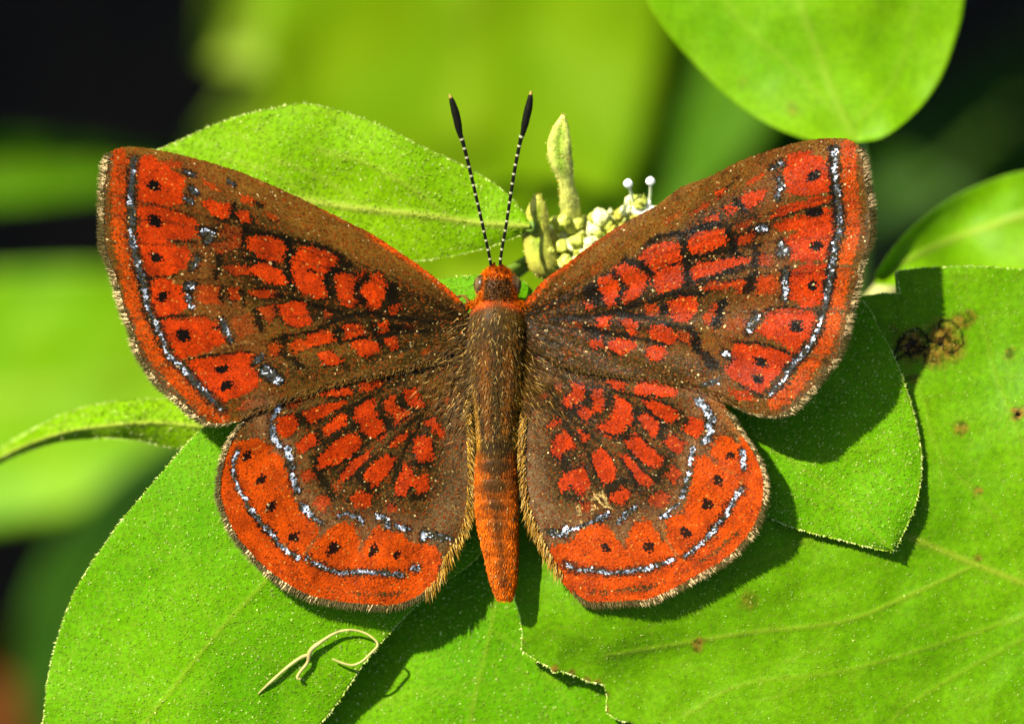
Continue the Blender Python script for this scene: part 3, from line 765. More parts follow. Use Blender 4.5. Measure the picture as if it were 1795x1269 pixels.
# ---- forewing ground colours
stroke([(800, 525), (700, 450), (600, 395), (500, 345), (400, 303), (300, 272), (230, 265)], 86, COSTA, .85, 24)
stroke([(935, 520), (1045, 432), (1150, 370), (1300, 292), (1400, 258), (1480, 250)], 86, COSTA, .85, 24)
stroke([(330, 310), (375, 370), (345, 470), (400, 580), (470, 660)], 80, (128, 74, 24), .75, 34)
stroke([(1360, 290), (1330, 390), (1350, 470), (1300, 590), (1230, 660)], 80, (128, 74, 24), .75, 34)
stroke([(420, 420), (520, 500), (660, 540), (800, 580)], 130, (56, 38, 5), .92, 46)
stroke([(1280, 400), (1200, 490), (1080, 540), (930, 580)], 130, (56, 38, 5), .92, 46)
stroke([(440, 650), (560, 650), (700, 625), (800, 590)], 40, (70, 52, 8), .85, 20)
stroke([(1260, 650), (1150, 650), (1040, 630), (930, 590)], 40, (70, 52, 8), .85, 20)
stroke([(185, 272), (174, 340), (174, 430), (205, 530), (240, 625), (300, 695), (350, 738)], 26, (94, 80, 46), 1, 6)
stroke([(1518, 272), (1532, 360), (1528, 430), (1505, 520), (1485, 600), (1430, 690), (1380, 724)], 26, (104, 88, 52), 1, 6)
stroke([(805, 525), (760, 487), (700, 443), (650, 412)], 12, (236, 88, 6), .95, 6)
stroke([(650, 412), (560, 366)], 6, (190, 80, 12), .6, 4)
stroke([(925, 530), (958, 490), (1000, 460)], 12, (236, 88, 6), .95, 6)
stroke([(1000, 460), (1045, 425), (1090, 396)], 6, (200, 70, 10), .7, 4)
# ---- left forewing marginal band and submarginal cells
band = zp('A', [(275, 200), (265, 330), (262, 440), (262, 590), (270, 740), (280, 880), (320, 1010), (335, 1100), (365, 1230)]) + zp('B', [(350, 80), (380, 200), (420, 340), (460, 450), (520, 580), (590, 700), (690, 800), (790, 900), (880, 1000), (980, 1080), (1070, 1120)])
stroke(band, 26, ORB, 1, 3)
for y0, y1, xo in ((160, 320, 0), (370, 480, 4), (520, 600, 2)):
    stroke(zp('A', [(262 + xo, y0), (262 + xo, y1)]), 22, (206, 66, 0), .7, 4)
for t, pts in (('A', [(430, 220), (520, 210), (640, 290), (760, 370), (760, 560), (640, 575), (430, 560), (420, 350)]),
               ('A', [(420, 580), (640, 590), (850, 690), (860, 840), (700, 850), (640, 870), (430, 840), (420, 690)]),
               ('A', [(420, 860), (620, 890), (800, 920), (780, 1080), (620, 1130), (480, 1140), (450, 950)]),
               ('A', [(500, 1180), (640, 1170), (760, 1230), (770, 1255), (510, 1255)]),
               ('B', [(500, 60), (640, 50), (770, 120), (775, 260), (720, 310), (560, 330), (530, 200)]),
               ('B', [(600, 380), (800, 350), (950, 350), (1060, 430), (1080, 540), (980, 600), (860, 640), (740, 670), (660, 530)]),
               ('B', [(820, 700), (1000, 660), (1200, 630), (1320, 640), (1280, 720), (1350, 780), (1360, 860), (1270, 930), (1060, 1000), (980, 900), (880, 820)])):
    fill(zp(t, pts), ORANGE, grow=4.0)
fill(zp('B', [(1180, 1060), (1280, 980), (1420, 980), (1390, 1050), (1200, 1080)]), ORANGE, .8)
for t, pts, s in (('A', [(640, 220), (770, 260), (740, 290), (630, 270)], .7), ('A', [(930, 540), (1050, 560), (1140, 590), (1120, 690), (1030, 670), (940, 600)], 1),
    ('A', [(930, 390), (1010, 420), (1060, 480), (960, 430)], .6), ('A', [(1195, 640), (1290, 630), (1300, 715), (1230, 720)], .85), ('A', [(1230, 510), (1340, 540), (1310, 585), (1250, 560)], .7),
    ('A', [(1440, 640), (1510, 660), (1500, 700), (1440, 690)], .5), ('A', [(1290, 840), (1400, 830), (1540, 860), (1575, 920), (1540, 1015), (1480, 1030), (1410, 1000), (1290, 920)], .95),
    ('A', [(1290, 1100), (1340, 1045), (1460, 1060), (1570, 1140), (1580, 1190), (1540, 1215), (1440, 1185), (1330, 1130)], 1),
    ('A', [(1000, 900), (1220, 830), (1210, 920), (1050, 960)], .4), ('A', [(1100, 740), (1240, 780), (1200, 850), (1050, 830)], .3), ('A', [(1100, 1070), (1270, 1060), (1300, 1130), (1180, 1130)], .6),
    ('C', [(200, 480), (330, 470), (510, 530), (500, 600), (430, 640), (390, 690), (420, 860), (350, 870), (260, 830), (190, 770), (140, 650), (160, 560)], 1),
    ('C', [(490, 700), (560, 670), (640, 690), (730, 630), (740, 660), (690, 720), (630, 740), (620, 830), (690, 900), (600, 920), (550, 920), (510, 790)], .9),
    ('C', [(780, 670), (860, 680), (880, 770), (850, 900), (790, 960), (740, 950), (720, 880), (690, 800), (740, 740)], 1), ('C', [(920, 940), (1000, 900), (990, 970), (930, 990)], .7),
    ('C', [(50, 930), (150, 900), (250, 900), (270, 1000), (290, 1050), (200, 1090), (110, 1060), (60, 990)], .95), ('C', [(390, 960), (440, 950), (470, 1000), (410, 1020)], .55),
    ('C', [(560, 1070), (650, 1070), (670, 1100), (650, 1180), (580, 1190)], .95), ('C', [(820, 1070), (880, 1060), (910, 1120), (850, 1140)], .9), ('C', [(870, 1180), (960, 1190), (970, 1250), (900, 1240)], .8),
    ('C', [(1040, 1080), (1100, 1070), (1110, 1110), (1050, 1110)], .4), ('C', [(700, 820), (640, 800), (600, 860), (680, 900)], .4),
    ('D', [(410, 120), (590, 80), (590, 140), (630, 160), (460, 210), (400, 190)], .95), ('D', [(260, 180), (340, 160), (350, 210), (280, 220)], .6),
    ('D', [(690, 40), (800, 40), (850, 130), (780, 150), (710, 160)], .9), ('D', [(950, 40), (1020, 20), (1040, 90), (980, 120)], .9), ('D', [(1010, 150), (1090, 150), (1110, 230), (1060, 240)], .9),
    ('D', [(760, 190), (870, 160), (960, 190), (970, 240), (860, 290), (790, 250)], .9), ('D', [(490, 260), (590, 250), (640, 290), (700, 320), (620, 350), (560, 370), (510, 310)], .9),
    ('D', [(1300, 230), (1400, 240), (1330, 280)], .4), ('D', [(1160, 50), (1250, 40), (1260, 80), (1180, 80)], .35), ('D', [(100, 180), (180, 190), (170, 280), (110, 280)], .5),
    ('B', [(1370, 270), (1490, 250), (1480, 330), (1470, 400), (1400, 330)], .6), ('B', [(1540, 270), (1700, 230), (1750, 290), (1770, 360), (1680, 400), (1560, 340)], .9),
    ('B', [(1120, 130), (1200, 110), (1210, 190), (1150, 210)], .8), ('B', [(1280, 140), (1400, 130), (1530, 150), (1500, 190), (1330, 180)], .75), ('B', [(900, 100), (1040, 100), (1060, 230), (960, 240), (890, 190)], .6),
    ('B', [(1160, 350), (1300, 320), (1320, 420), (1350, 460), (1200, 490)], .35), ('B', [(1470, 550), (1530, 600), (1480, 680)], .4), ('B', [(1610, 540), (1760, 510), (1780, 570), (1650, 620)], .6)):
    fill(zp(t, pts), ORANGE, s, grow=2.0)
for t, pts, w in (('A', [(1170, 580), (1155, 680)], 12), ('A', [(1250, 780), (1235, 900)], 11), ('A', [(1060, 980), (1045, 1090), (1030, 1150)], 13), ('A', [(1605, 850), (1600, 1000), (1620, 1210)], 11),
    ('A', [(1350, 560), (1380, 590)], 10), ('A', [(1260, 790), (1600, 840)], 8), ('A', [(1240, 1000), (1500, 1040)], 7),
    ('C', [(530, 570), (600, 600), (470, 660), (420, 720), (460, 830)], 12), ('C', [(720, 690), (660, 760), (650, 830), (720, 890)], 12), ('C', [(940, 790), (940, 880)], 24), ('C', [(120, 430), (130, 520), (110, 640), (160, 800)], 10), ('C', [(110, 420), (300, 430), (430, 480), (540, 540)], 10),
    ('B', [(1090, 110), (1075, 200)], 12), ('B', [(1340, 290), (1390, 440)], 14), ('B', [(1240, 100), (1250, 250)], 8), ('D', [(220, 120), (225, 280)], 14), ('D', [(280, 310), (350, 370)], 12), ('D', [(640, 60), (650, 160)], 12), ('D', [(900, 30), (960, 130), (990, 210)], 9), ('D', [(1080, 60), (1250, 70)], 12),
    ('C', [(0, 1190), (300, 1130), (450, 1060), (600, 1000), (750, 980), (900, 1010), (1300, 1060)], 7), ('D', [(650, 185), (900, 130), (1100, 110), (1350, 90)], 6), ('C', [(600, 1000), (200, 880), (0, 830)], 7), ('C', [(700, 880), (760, 980)], 6), ('C', [(270, 640), (420, 690)], 3),
    ('A', [(430, 575), (640, 600), (860, 680)], 4), ('A', [(640, 860), (860, 880)], 6), ('B', [(740, 690), (1000, 640), (1300, 610)], 5), ('B', [(540, 350), (760, 330), (960, 330)], 5), ('A', [(500, 1150), (760, 1130)], 5)):
    stroke(zp(t, pts), w, DARK, .9, 3)
for y in (505, 665, 810):
    stroke(zp('A', [(200, y), (330, y)]), 3.5, (120, 30, 6), .7, 2)
stroke(zp('B', [(270, 350), (540, 350)]), 4, (110, 60, 20), .8, 2)
stroke(zp('B', [(480, 770), (700, 690), (900, 640), (1100, 570), (1350, 530)]), 3.5, (190, 130, 60), .6, 2)
for t, x, y, rx, ry, ro in (('A', 540, 430, 62, 40, .5), ('A', 550, 710, 66, 44, .5), ('A', 555, 995, 52, 38, .4), ('B', 605, 180, 38, 42, 0), ('B', 775, 490, 60, 52, 0), ('B', 1075, 745, 58, 32, -.3), ('B', 1115, 880, 60, 34, -.6), ('B', 1035, 430, 30, 20, 0)):
    (px_, py_), = zp(t, [(x, y)]); dot(px_, py_, rx / 4.4875, ry / 4.4875, ro)
silver(zp('A', [(380, 220), (375, 300), (370, 420), (365, 500), (365, 590), (370, 700), (360, 800), (370, 890), (400, 980), (420, 1080), (460, 1180), (470, 1250)]), 13, .75)
silver(zp('B', [(430, 20), (465, 90), (480, 210), (510, 310), (560, 390), (600, 500), (650, 620), (700, 690), (770, 740), (860, 840), (930, 920), (1000, 990), (1080, 1070)]), 11, .7, dw=2.2)
for t, pts, w in (('A', [(790, 320), (850, 350)], 9), ('A', [(1130, 405), (1175, 425)], 8), ('A', [(840, 460), (870, 490)], 12), ('A', [(800, 530), (835, 560)], 11), ('A', [(930, 790), (990, 810), (960, 860)], 15), ('A', [(880, 1000), (850, 1070)], 14), ('A', [(790, 1230), (850, 1200)], 12),
    ('B', [(790, 110), (850, 95)], 11), ('B', [(810, 180), (840, 270)], 11), ('B', [(1080, 370), (1110, 460), (1145, 520)], 12), ('B', [(1340, 690), (1390, 650)], 10), ('B', [(1400, 770), (1520, 840)], 14), ('D', [(80, 380), (180, 480)], 14)):
    silver(zp(t, pts), w, .7, dw=1.7)
# ---- left hindwing
hb = zp('E', [(120, 560), (200, 420), (300, 410), (420, 390), (490, 430), (530, 480), (600, 530), (640, 640), (680, 760), (700, 850), (740, 960), (820, 1040), (880, 1090)]) + zp('F', [(570, 570), (640, 500), (700, 470), (800, 480), (840, 560), (870, 640), (940, 560), (1000, 500), (1090, 545), (1210, 560), (1280, 630), (1460, 660), (1500, 760), (1460, 900), (1280, 990), (1000, 1030), (700, 1020), (450, 960), (250, 850), (60, 700)]) + zp('E', [(260, 1150), (150, 960), (110, 780)])
b = box(hw_l, 4)
m = inside(hw_l, xx[b], yy[b]); tint[b][m & (yy[b] > 700)] = lin((100, 72, 28))
stroke([(600, 690), (700, 660), (800, 620)], 30, (72, 54, 18), .9, 14)
stroke([(460, 720), (490, 790), (510, 860), (560, 910), (640, 920), (720, 935)], 62, (150, 104, 62), .8, 26)
stroke([(800, 720), (800, 800), (790, 880), (765, 935)], 56, (122, 94, 56), .9, 20)
stroke([(700, 690), (600, 760), (600, 850), (680, 860), (750, 830), (740, 730)], 90, (62, 44, 8), .85, 40)
fill(hb, ORB)
def rim_band(outline, a, b, base, w):
    o_ = closed_spline(outline, 400); i_ = np.argmin(np.hypot(*(o_ - a).T)); j_ = np.argmin(np.hypot(*(o_ - b).T))
    p_ = o_[i_:j_ + 1] if i_ < j_ else np.vstack([o_[i_:], o_[:j_ + 1]])
    d_ = p_ - base; p_ = base + d_ * (1 - 17 / np.linalg.norm(d_, axis=1, keepdims=True))
    stroke(p_[::4], w, ORB, 1, 4)
    b_ = box(p_, 30); orange[b_][seg_dist(p_[::4], xx[b_], yy[b_]) < w / 2] = 1
rim_band(hw_l, (392, 790), (765, 1030), (812, 610), 25)
stroke(zp('E', [(250, 290), (150, 430), (110, 560)]), 18, (214, 128, 34), .7, 8)
stroke(zp('E', [(500, 500), (590, 510)]), 5, (140, 96, 60), .7, 3)
stroke(zp('E', [(560, 780), (690, 790)]), 4, (150, 84, 40), .4, 3)
stroke(zp('F', [(420, 720), (500, 620), (560, 570)]), 6, (150, 100, 50), .7, 3)
stroke(zp('F', [(850, 700), (865, 620)]), 6, (150, 110, 60), .7, 3)
for t, pts, s in (('E', [(575, 240), (700, 220), (740, 300), (680, 360), (620, 390), (570, 330)], 1), ('E', [(770, 190), (960, 130), (1100, 100), (1090, 140), (960, 200), (870, 260), (820, 270)], .95), ('E', [(870, 40), (1000, 20), (1120, 0), (1180, 50), (1040, 70), (880, 60)], .95),
    ('E', [(720, 450), (800, 380), (880, 350), (890, 410), (840, 460), (760, 510)], .95), ('E', [(930, 320), (1000, 250), (1090, 200), (1110, 280), (1020, 340), (950, 370)], .95), ('E', [(890, 560), (1000, 440), (1110, 370), (1180, 360), (1240, 420), (1180, 500), (1060, 580), (920, 620)], 1),
    ('E', [(1180, 160), (1330, 80), (1340, 180), (1380, 270), (1440, 330), (1390, 400), (1310, 390), (1220, 300), (1180, 240)], 1), ('E', [(1410, 110), (1490, 50), (1500, 130), (1640, 200), (1560, 270), (1490, 280), (1480, 200), (1400, 170)], .75), ('E', [(1570, 20), (1660, 0), (1690, 70), (1730, 120), (1680, 160), (1600, 110)], .95),
    ('E', [(1440, 420), (1590, 340), (1590, 390), (1460, 470)], .85), ('E', [(1070, 680), (1150, 580), (1300, 480), (1290, 540), (1180, 650), (1080, 740)], .85), ('E', [(1240, 690), (1330, 590), (1430, 520), (1500, 550), (1440, 650), (1350, 770), (1290, 750)], .95), ('E', [(1500, 760), (1560, 600), (1620, 620), (1640, 720), (1560, 860), (1500, 830)], .95),
    ('E', [(1650, 400), (1760, 370), (1780, 480), (1790, 560), (1670, 570), (1650, 490)], .95), ('E', [(1640, 740), (1700, 680), (1760, 690), (1740, 800), (1680, 820)], .85), ('E', [(1150, 860), (1210, 800), (1310, 850), (1300, 930), (1200, 930), (1160, 900)], .8), ('E', [(740, 690), (830, 630), (860, 690), (790, 740)], .7), ('E', [(850, 900), (920, 830), (1000, 880), (940, 960)], .6), ('E', [(1430, 920), (1500, 920), (1510, 970), (1440, 970)], .5),
    ('E', [(640, 110), (750, 70), (750, 120), (670, 160)], .6), ('D', [(1310, 800), (1400, 770), (1420, 820), (1480, 890), (1450, 910), (1380, 860)], .85), ('D', [(800, 500), (940, 470), (1000, 490), (960, 520), (850, 560)], .8), ('D', [(1480, 620), (1530, 600), (1510, 660)], .45), ('E', [(1060, 740), (1000, 760), (1050, 810)], .4)):
    fill(zp(t, pts), ORANGE, s, grow=2.0)
for t, pts, w in (('E', [(730, 210), (800, 290)], 14), ('E', [(890, 330), (910, 420)], 12), ('E', [(850, 540), (870, 640), (960, 780), (1010, 840)], 13), ('E', [(1210, 700), (1290, 790), (1340, 800)], 14), ('E', [(1140, 150), (1140, 260), (1260, 380)], 9), ('E', [(1390, 90), (1390, 200), (1450, 290)], 10), ('E', [(1540, 50), (1560, 120), (1650, 180)], 8), ('E', [(1620, 590), (1760, 610)], 14), ('E', [(1640, 860), (1720, 860)], 12),
    ('E', [(800, 330), (1050, 200), (1300, 60), (1600, -60)], 5), ('E', [(880, 480), (1100, 330), (1200, 310)], 6), ('E', [(920, 660), (1120, 570), (1270, 440), (1500, 300), (1700, 140)], 6), ('E', [(1190, 690), (1330, 540), (1480, 390), (1700, 200)], 6), ('E', [(1460, 760), (1520, 600), (1600, 420), (1700, 250)], 7), ('E', [(900, 70), (1150, 80)], 5)):
    stroke(zp(t, pts), w, (40, 30, 4), .9, 3)
for t, x, y, R_ in (('E', 330, 530, 42), ('E', 440, 715, 40), ('E', 520, 925, 46), ('F', 340, 588, 44), ('F', 650, 672, 56), ('F', 968, 685, 46), ('F', 1150, 730, 28)):
    (px_, py_), = zp(t, [(x, y)]); dot(px_, py_, R_ / 4.4875, R_ * .82 / 4.4875, -.7, (44, 18, 4))
silver(zp('E', [(255, 490), (230, 560), (225, 650), (240, 720), (260, 790), (310, 860), (340, 930), (400, 1010), (450, 1080), (520, 1140), (580, 1220)]), 7, .9, dw=1.8)
silver(zp('F', [(10, 370), (90, 490), (170, 570), (220, 640), (290, 700), (380, 750)]), 8, .85, dw=1.8)
silver(zp('F', [(450, 750), (480, 780), (610, 840), (730, 870), (880, 860), (1050, 870), (1200, 880)]), 9, .8, dw=1.8)
silver(zp('F', [(1270, 835), (1310, 825)]), 10, .8)
for t, pts, w in (('E', [(590, 140), (570, 190), (510, 250)], 9), ('E', [(530, 300), (520, 340), (550, 400), (590, 450)], 13), ('E', [(650, 480), (665, 560), (680, 620)], 13), ('E', [(685, 680), (700, 750), (730, 810)], 11), ('E', [(770, 920), (830, 1000)], 13), ('E', [(840, 1010), (920, 1060)], 8), ('E', [(1050, 1000), (1110, 980), (1200, 1005), (1230, 1060)], 9), ('E', [(1360, 1000), (1440, 1040), (1440, 1090)], 11), ('E', [(1500, 1080), (1600, 1110)], 9), ('E', [(1720, 1120), (1710, 1180)], 10)):
    silver(zp(t, pts), w, .9, dw=1.5)
silver(zp('F', [(1400, 560), (1560, 590)]), 14, .3, dw=1.2)
# ---- right forewing
stroke(zp('G', [(1510, 130), (1515, 250), (1520, 480), (1545, 600), (1550, 800), (1510, 930), (1480, 1050), (1450, 1250)]) + zp('H', [(1440, 100), (1420, 250), (1390, 380), (1340, 520), (1300, 600), (1210, 720), (1120, 850), (1010, 970), (930, 1010)]), 25, ORB, 1, 3)
for y0, y1 in ((130, 280), (470, 560)):
    stroke(zp('G', [(1510, y0), (1520, y1)]), 22, (206, 64, 0), .7, 4)
for t, pts, s in (('G', [(1030, 190), (1180, 165), (1330, 220), (1370, 330), (1350, 420), (1370, 470), (1200, 500), (1060, 500), (1020, 430), (1005, 330)], 1), ('G', [(880, 680), (1000, 600), (1200, 535), (1350, 510), (1380, 560), (1200, 600), (1000, 660), (900, 690)], .95),
    ('G', [(910, 730), (1050, 690), (1200, 660), (1330, 605), (1400, 650), (1400, 770), (1200, 780), (950, 780)], 1), ('G', [(1000, 850), (1150, 790), (1390, 780), (1385, 900), (1350, 1000), (1200, 1030), (1060, 1010), (1060, 930)], 1),
    ('G', [(1060, 1110), (1180, 1050), (1330, 1050), (1340, 1200), (1310, 1255), (1060, 1255)], 1), ('H', [(1060, 0), (1320, 0), (1310, 150), (1270, 250), (1150, 250), (1060, 200)], 1), ('H', [(860, 310), (1020, 280), (1230, 300), (1250, 380), (1180, 500), (1100, 620), (1040, 600), (960, 530), (800, 460), (800, 400), (870, 380)], 1),
    ('H', [(590, 600), (640, 560), (850, 570), (1050, 640), (990, 740), (920, 820), (820, 940), (700, 880), (600, 820), (545, 760), (600, 700)], 1), ('H', [(570, 900), (700, 920), (780, 990), (640, 990), (580, 950)], .85),
    ('G', [(660, 530), (740, 490), (860, 470), (840, 530), (720, 620), (690, 600)], .95), ('G', [(530, 600), (580, 570), (620, 610), (590, 660), (540, 640)], .9), ('G', [(470, 490), (540, 440), (550, 480), (480, 540)], .85), ('G', [(710, 400), (820, 340), (850, 360), (720, 430)], .75), ('G', [(280, 640), (390, 570), (390, 610), (290, 650)], .6), ('G', [(390, 690), (480, 650), (490, 700), (400, 715)], .6),
    ('G', [(250, 850), (330, 800), (490, 770), (520, 830), (550, 860), (520, 900), (380, 960), (300, 980), (250, 930)], 1), ('G', [(270, 1090), (340, 1040), (640, 990), (730, 1000), (740, 1030), (540, 1080), (400, 1150), (290, 1170)], .95), ('G', [(620, 850), (740, 800), (770, 830), (700, 900), (640, 890)], .55), ('G', [(800, 980), (900, 990), (900, 1060), (820, 1060)], .6),
    ('G', [(620, 740), (740, 680), (760, 720), (640, 780)], .4), ('G', [(790, 1150), (960, 1120), (960, 1250), (790, 1250)], .5), ('G', [(60, 720), (170, 650), (190, 670), (80, 740)], .45),
    ('H', [(330, 110), (430, 70), (650, 55), (700, 80), (690, 130), (600, 110), (400, 130)], .75), ('H', [(660, 60), (700, 60), (690, 140), (640, 160)], .8), ('H', [(790, 10), (900, 20), (920, 160), (800, 160)], .55), ('H', [(110, 220), (180, 190), (300, 190), (310, 300), (240, 370), (160, 370), (100, 300)], 1), ('H', [(370, 340), (450, 230), (480, 250), (430, 400), (390, 400)], .7), ('H', [(560, 370), (680, 340), (700, 420), (620, 460), (520, 430)], .35),
    ('I', [(980, 410), (1080, 330), (1180, 290), (1280, 300), (1310, 400), (1320, 440), (1110, 515), (1050, 480)], 1), ('I', [(1110, 530), (1310, 465), (1330, 600), (1280, 650), (1150, 690), (1095, 620)], 1), ('I', [(790, 500), (850, 470), (980, 500), (1045, 570), (990, 690), (940, 740), (850, 780), (840, 740), (880, 640), (830, 560)], .9), ('I', [(670, 580), (760, 540), (800, 600), (820, 660), (780, 780), (720, 770), (690, 700)], 1),
    ('I', [(550, 760), (610, 760), (610, 820), (560, 820)], .7), ('I', [(1030, 800), (1100, 780), (1130, 850), (1060, 870)], .7), ('I', [(650, 890), (760, 880), (730, 990), (680, 990)], .95), ('I', [(880, 960), (900, 900), (970, 930), (960, 1030), (900, 1010)], .85), ('I', [(590, 1070), (690, 1030), (680, 1110), (620, 1110)], .85), ('I', [(740, 1080), (830, 1040), (950, 1080), (940, 1120), (840, 1170), (740, 1130)], .95),
    ('I', [(1080, 960), (1180, 950), (1270, 1000), (1250, 1090), (1170, 1080), (1070, 1030)], 1), ('I', [(1290, 1000), (1390, 1010), (1390, 1090), (1300, 1060)], .6), ('I', [(1060, 1110), (1180, 1110), (1190, 1180), (1130, 1220), (1040, 1190)], .95), ('I', [(820, 900), (890, 890), (880, 960)], .5), ('I', [(480, 940), (520, 940), (510, 980)], .35), ('I', [(380, 1150), (440, 1150), (430, 1190)], .4),
    ('I', [(620, 470), (690, 430), (680, 500), (600, 560)], .3), ('I', [(470, 600), (560, 540), (560, 580)], .25)):
    fill(zp(t, pts), ORANGE, s, grow=2.0)
for t, pts, w in (('I', [(870, 420), (930, 440), (1020, 500), (1090, 540)], 13), ('I', [(780, 530), (830, 600), (880, 640), (840, 700), (830, 770)], 10), ('I', [(600, 670), (640, 730)], 26), ('I', [(1320, 230), (1335, 400), (1370, 470), (1350, 620)], 12), ('I', [(1680, 200), (1720, 280), (1745, 390)], 13), ('I', [(1640, 780), (1590, 940)], 16), ('I', [(1430, 1020), (1430, 1120)], 16), ('I', [(560, 960), (640, 980), (720, 1000)], 14), ('I', [(1180, 790), (1180, 840)], 14),
    ('I', [(330, 900), (600, 870), (800, 830), (1050, 760), (1300, 690), (1500, 700)], 7), ('I', [(800, 850), (1000, 870), (1200, 930), (1400, 980)], 7), ('I', [(720, 1000), (900, 1030), (1060, 1060), (1200, 1110)], 7), ('I', [(1000, 340), (1100, 270), (1300, 220), (1600, 160)], 9), ('I', [(1110, 520), (1320, 450)], 3),
    ('G', [(640, 560), (690, 620)], 14), ('G', [(560, 770), (610, 960)], 12), ('G', [(780, 900), (770, 1090), (745, 1240)], 13), ('G', [(250, 1000), (600, 940)], 8), ('G', [(280, 1190), (700, 1080)], 8), ('G', [(880, 710), (1200, 610), (1390, 570)], 5), ('G', [(480, 530), (640, 370)], 6), ('G', [(0, 820), (250, 790), (520, 730)], 8),
    ('H', [(540, 230), (470, 400)], 14), ('H', [(740, 20), (700, 150)], 12), ('H', [(850, 280), (1050, 260), (1250, 280)], 5), ('H', [(600, 540), (850, 545), (1060, 630)], 5), ('H', [(380, 640), (450, 720)], 20), ('H', [(640, 860), (760, 930), (850, 980)], 6), ('H', [(270, 420), (330, 600)], 14)):
    stroke(zp(t, pts), w, DARK, .9, 3)
for y in (290, 560, 740):
    stroke(zp('G', [(1450, y), (1600, y)]), 3.5, (120, 30, 6), .7, 2)
for t, pts in (('G', [(1440, 1060), (1560, 1060)]), ('H', [(1320, 270), (1460, 290)]), ('H', [(1200, 640), (1330, 650)])):
    stroke(zp(t, pts), 6, (110, 84, 40), .9, 3)
for t, x, y, rx, ry, ro in (('G', 1235, 358, 58, 36, -.5), ('G', 1240, 638, 72, 36, -.2), ('G', 1262, 903, 50, 44, -.3), ('G', 1222, 1213, 40, 42, 0), ('H', 1100, 412, 58, 52, 0), ('H', 822, 692, 60, 34, .6), ('H', 800, 822, 54, 36, .3)):
    (px_, py_), = zp(t, [(x, y)]); dot(px_, py_, rx / 4.4875, ry / 4.4875, ro)
stroke(zp('G', [(1365, 150), (1365, 280), (1385, 500), (1400, 650), (1410, 780), (1360, 950), (1340, 1200)]), 11, (34, 24, 8), .9, 4)
silver(zp('G', [(1400, 140), (1405, 250), (1405, 340), (1420, 430), (1425, 530), (1440, 610), (1445, 770), (1400, 920), (1390, 1020), (1370, 1100), (1350, 1250)]), 11, .78)
silver(zp('H', [(1370, 0), (1345, 120), (1335, 230), (1290, 360), (1260, 470), (1200, 570), (1120, 660), (1050, 740), (990, 840), (900, 940)]), 10, .72, dw=2.2)
for t, pts, w in (('G', [(925, 290), (985, 260)], 13), ('G', [(955, 370), (985, 440)], 10), ('G', [(965, 470), (950, 530)], 11), ('G', [(810, 770), (850, 760)], 14), ('G', [(970, 880), (1030, 950), (970, 960)], 13), ('G', [(1010, 1100), (1020, 1160)], 11), ('H', [(1015, 0), (1010, 100), (1005, 210)], 12), ('H', [(790, 340), (740, 400), (730, 450)], 14), ('H', [(530, 620), (570, 650)], 11), ('H', [(350, 880), (470, 850)], 10)):
    silver(zp(t, pts), w, .72, dw=1.7)
# ---- right hindwing
b = box(hw_r, 4)
m = inside(hw_r, xx[b], yy[b]) & (yy[b] > 690); tint[b][m] = lin((102, 74, 30))
stroke([(1060, 660), (1000, 650), (950, 630)], 30, (74, 56, 18), .9, 14)
stroke([(1240, 700), (1230, 790), (1200, 860), (1150, 905), (1080, 915), (1010, 930)], 64, (154, 108, 66), .8, 26)
stroke([(930, 740), (935, 820), (945, 880), (975, 935)], 52, (138, 106, 68), .9, 18)
stroke([(1030, 690), (1130, 750), (1140, 840), (1060, 860), (1000, 830), (1000, 730)], 90, (64, 46, 10), .85, 40)
stroke([(1250, 705), (1290, 745), (1325, 800)], 22, (180, 112, 50), .8, 8)
hb = zp('L', [(700, 480), (760, 450), (860, 520), (960, 620), (1020, 740), (1030, 900), (1000, 1050), (930, 1180), (830, 1260)]) + zp('K', [(1350, 700), (1150, 850), (950, 970), (700, 1030), (400, 1050), (230, 1030), (120, 950), (20, 800), (0, 720), (200, 650), (230, 580), (420, 520), (520, 600), (590, 700), (630, 600), (690, 500), (800, 500), (870, 600), (920, 680), (940, 560), (920, 500), (1060, 430), (1110, 300), (1130, 200), (1170, 60), (1200, 0)]) + zp('L', [(520, 760), (540, 640), (600, 620), (650, 640)])
fill(hb, ORB)
rim_band(hw_r, (1320, 785), (985, 1020), (926, 610), 25)
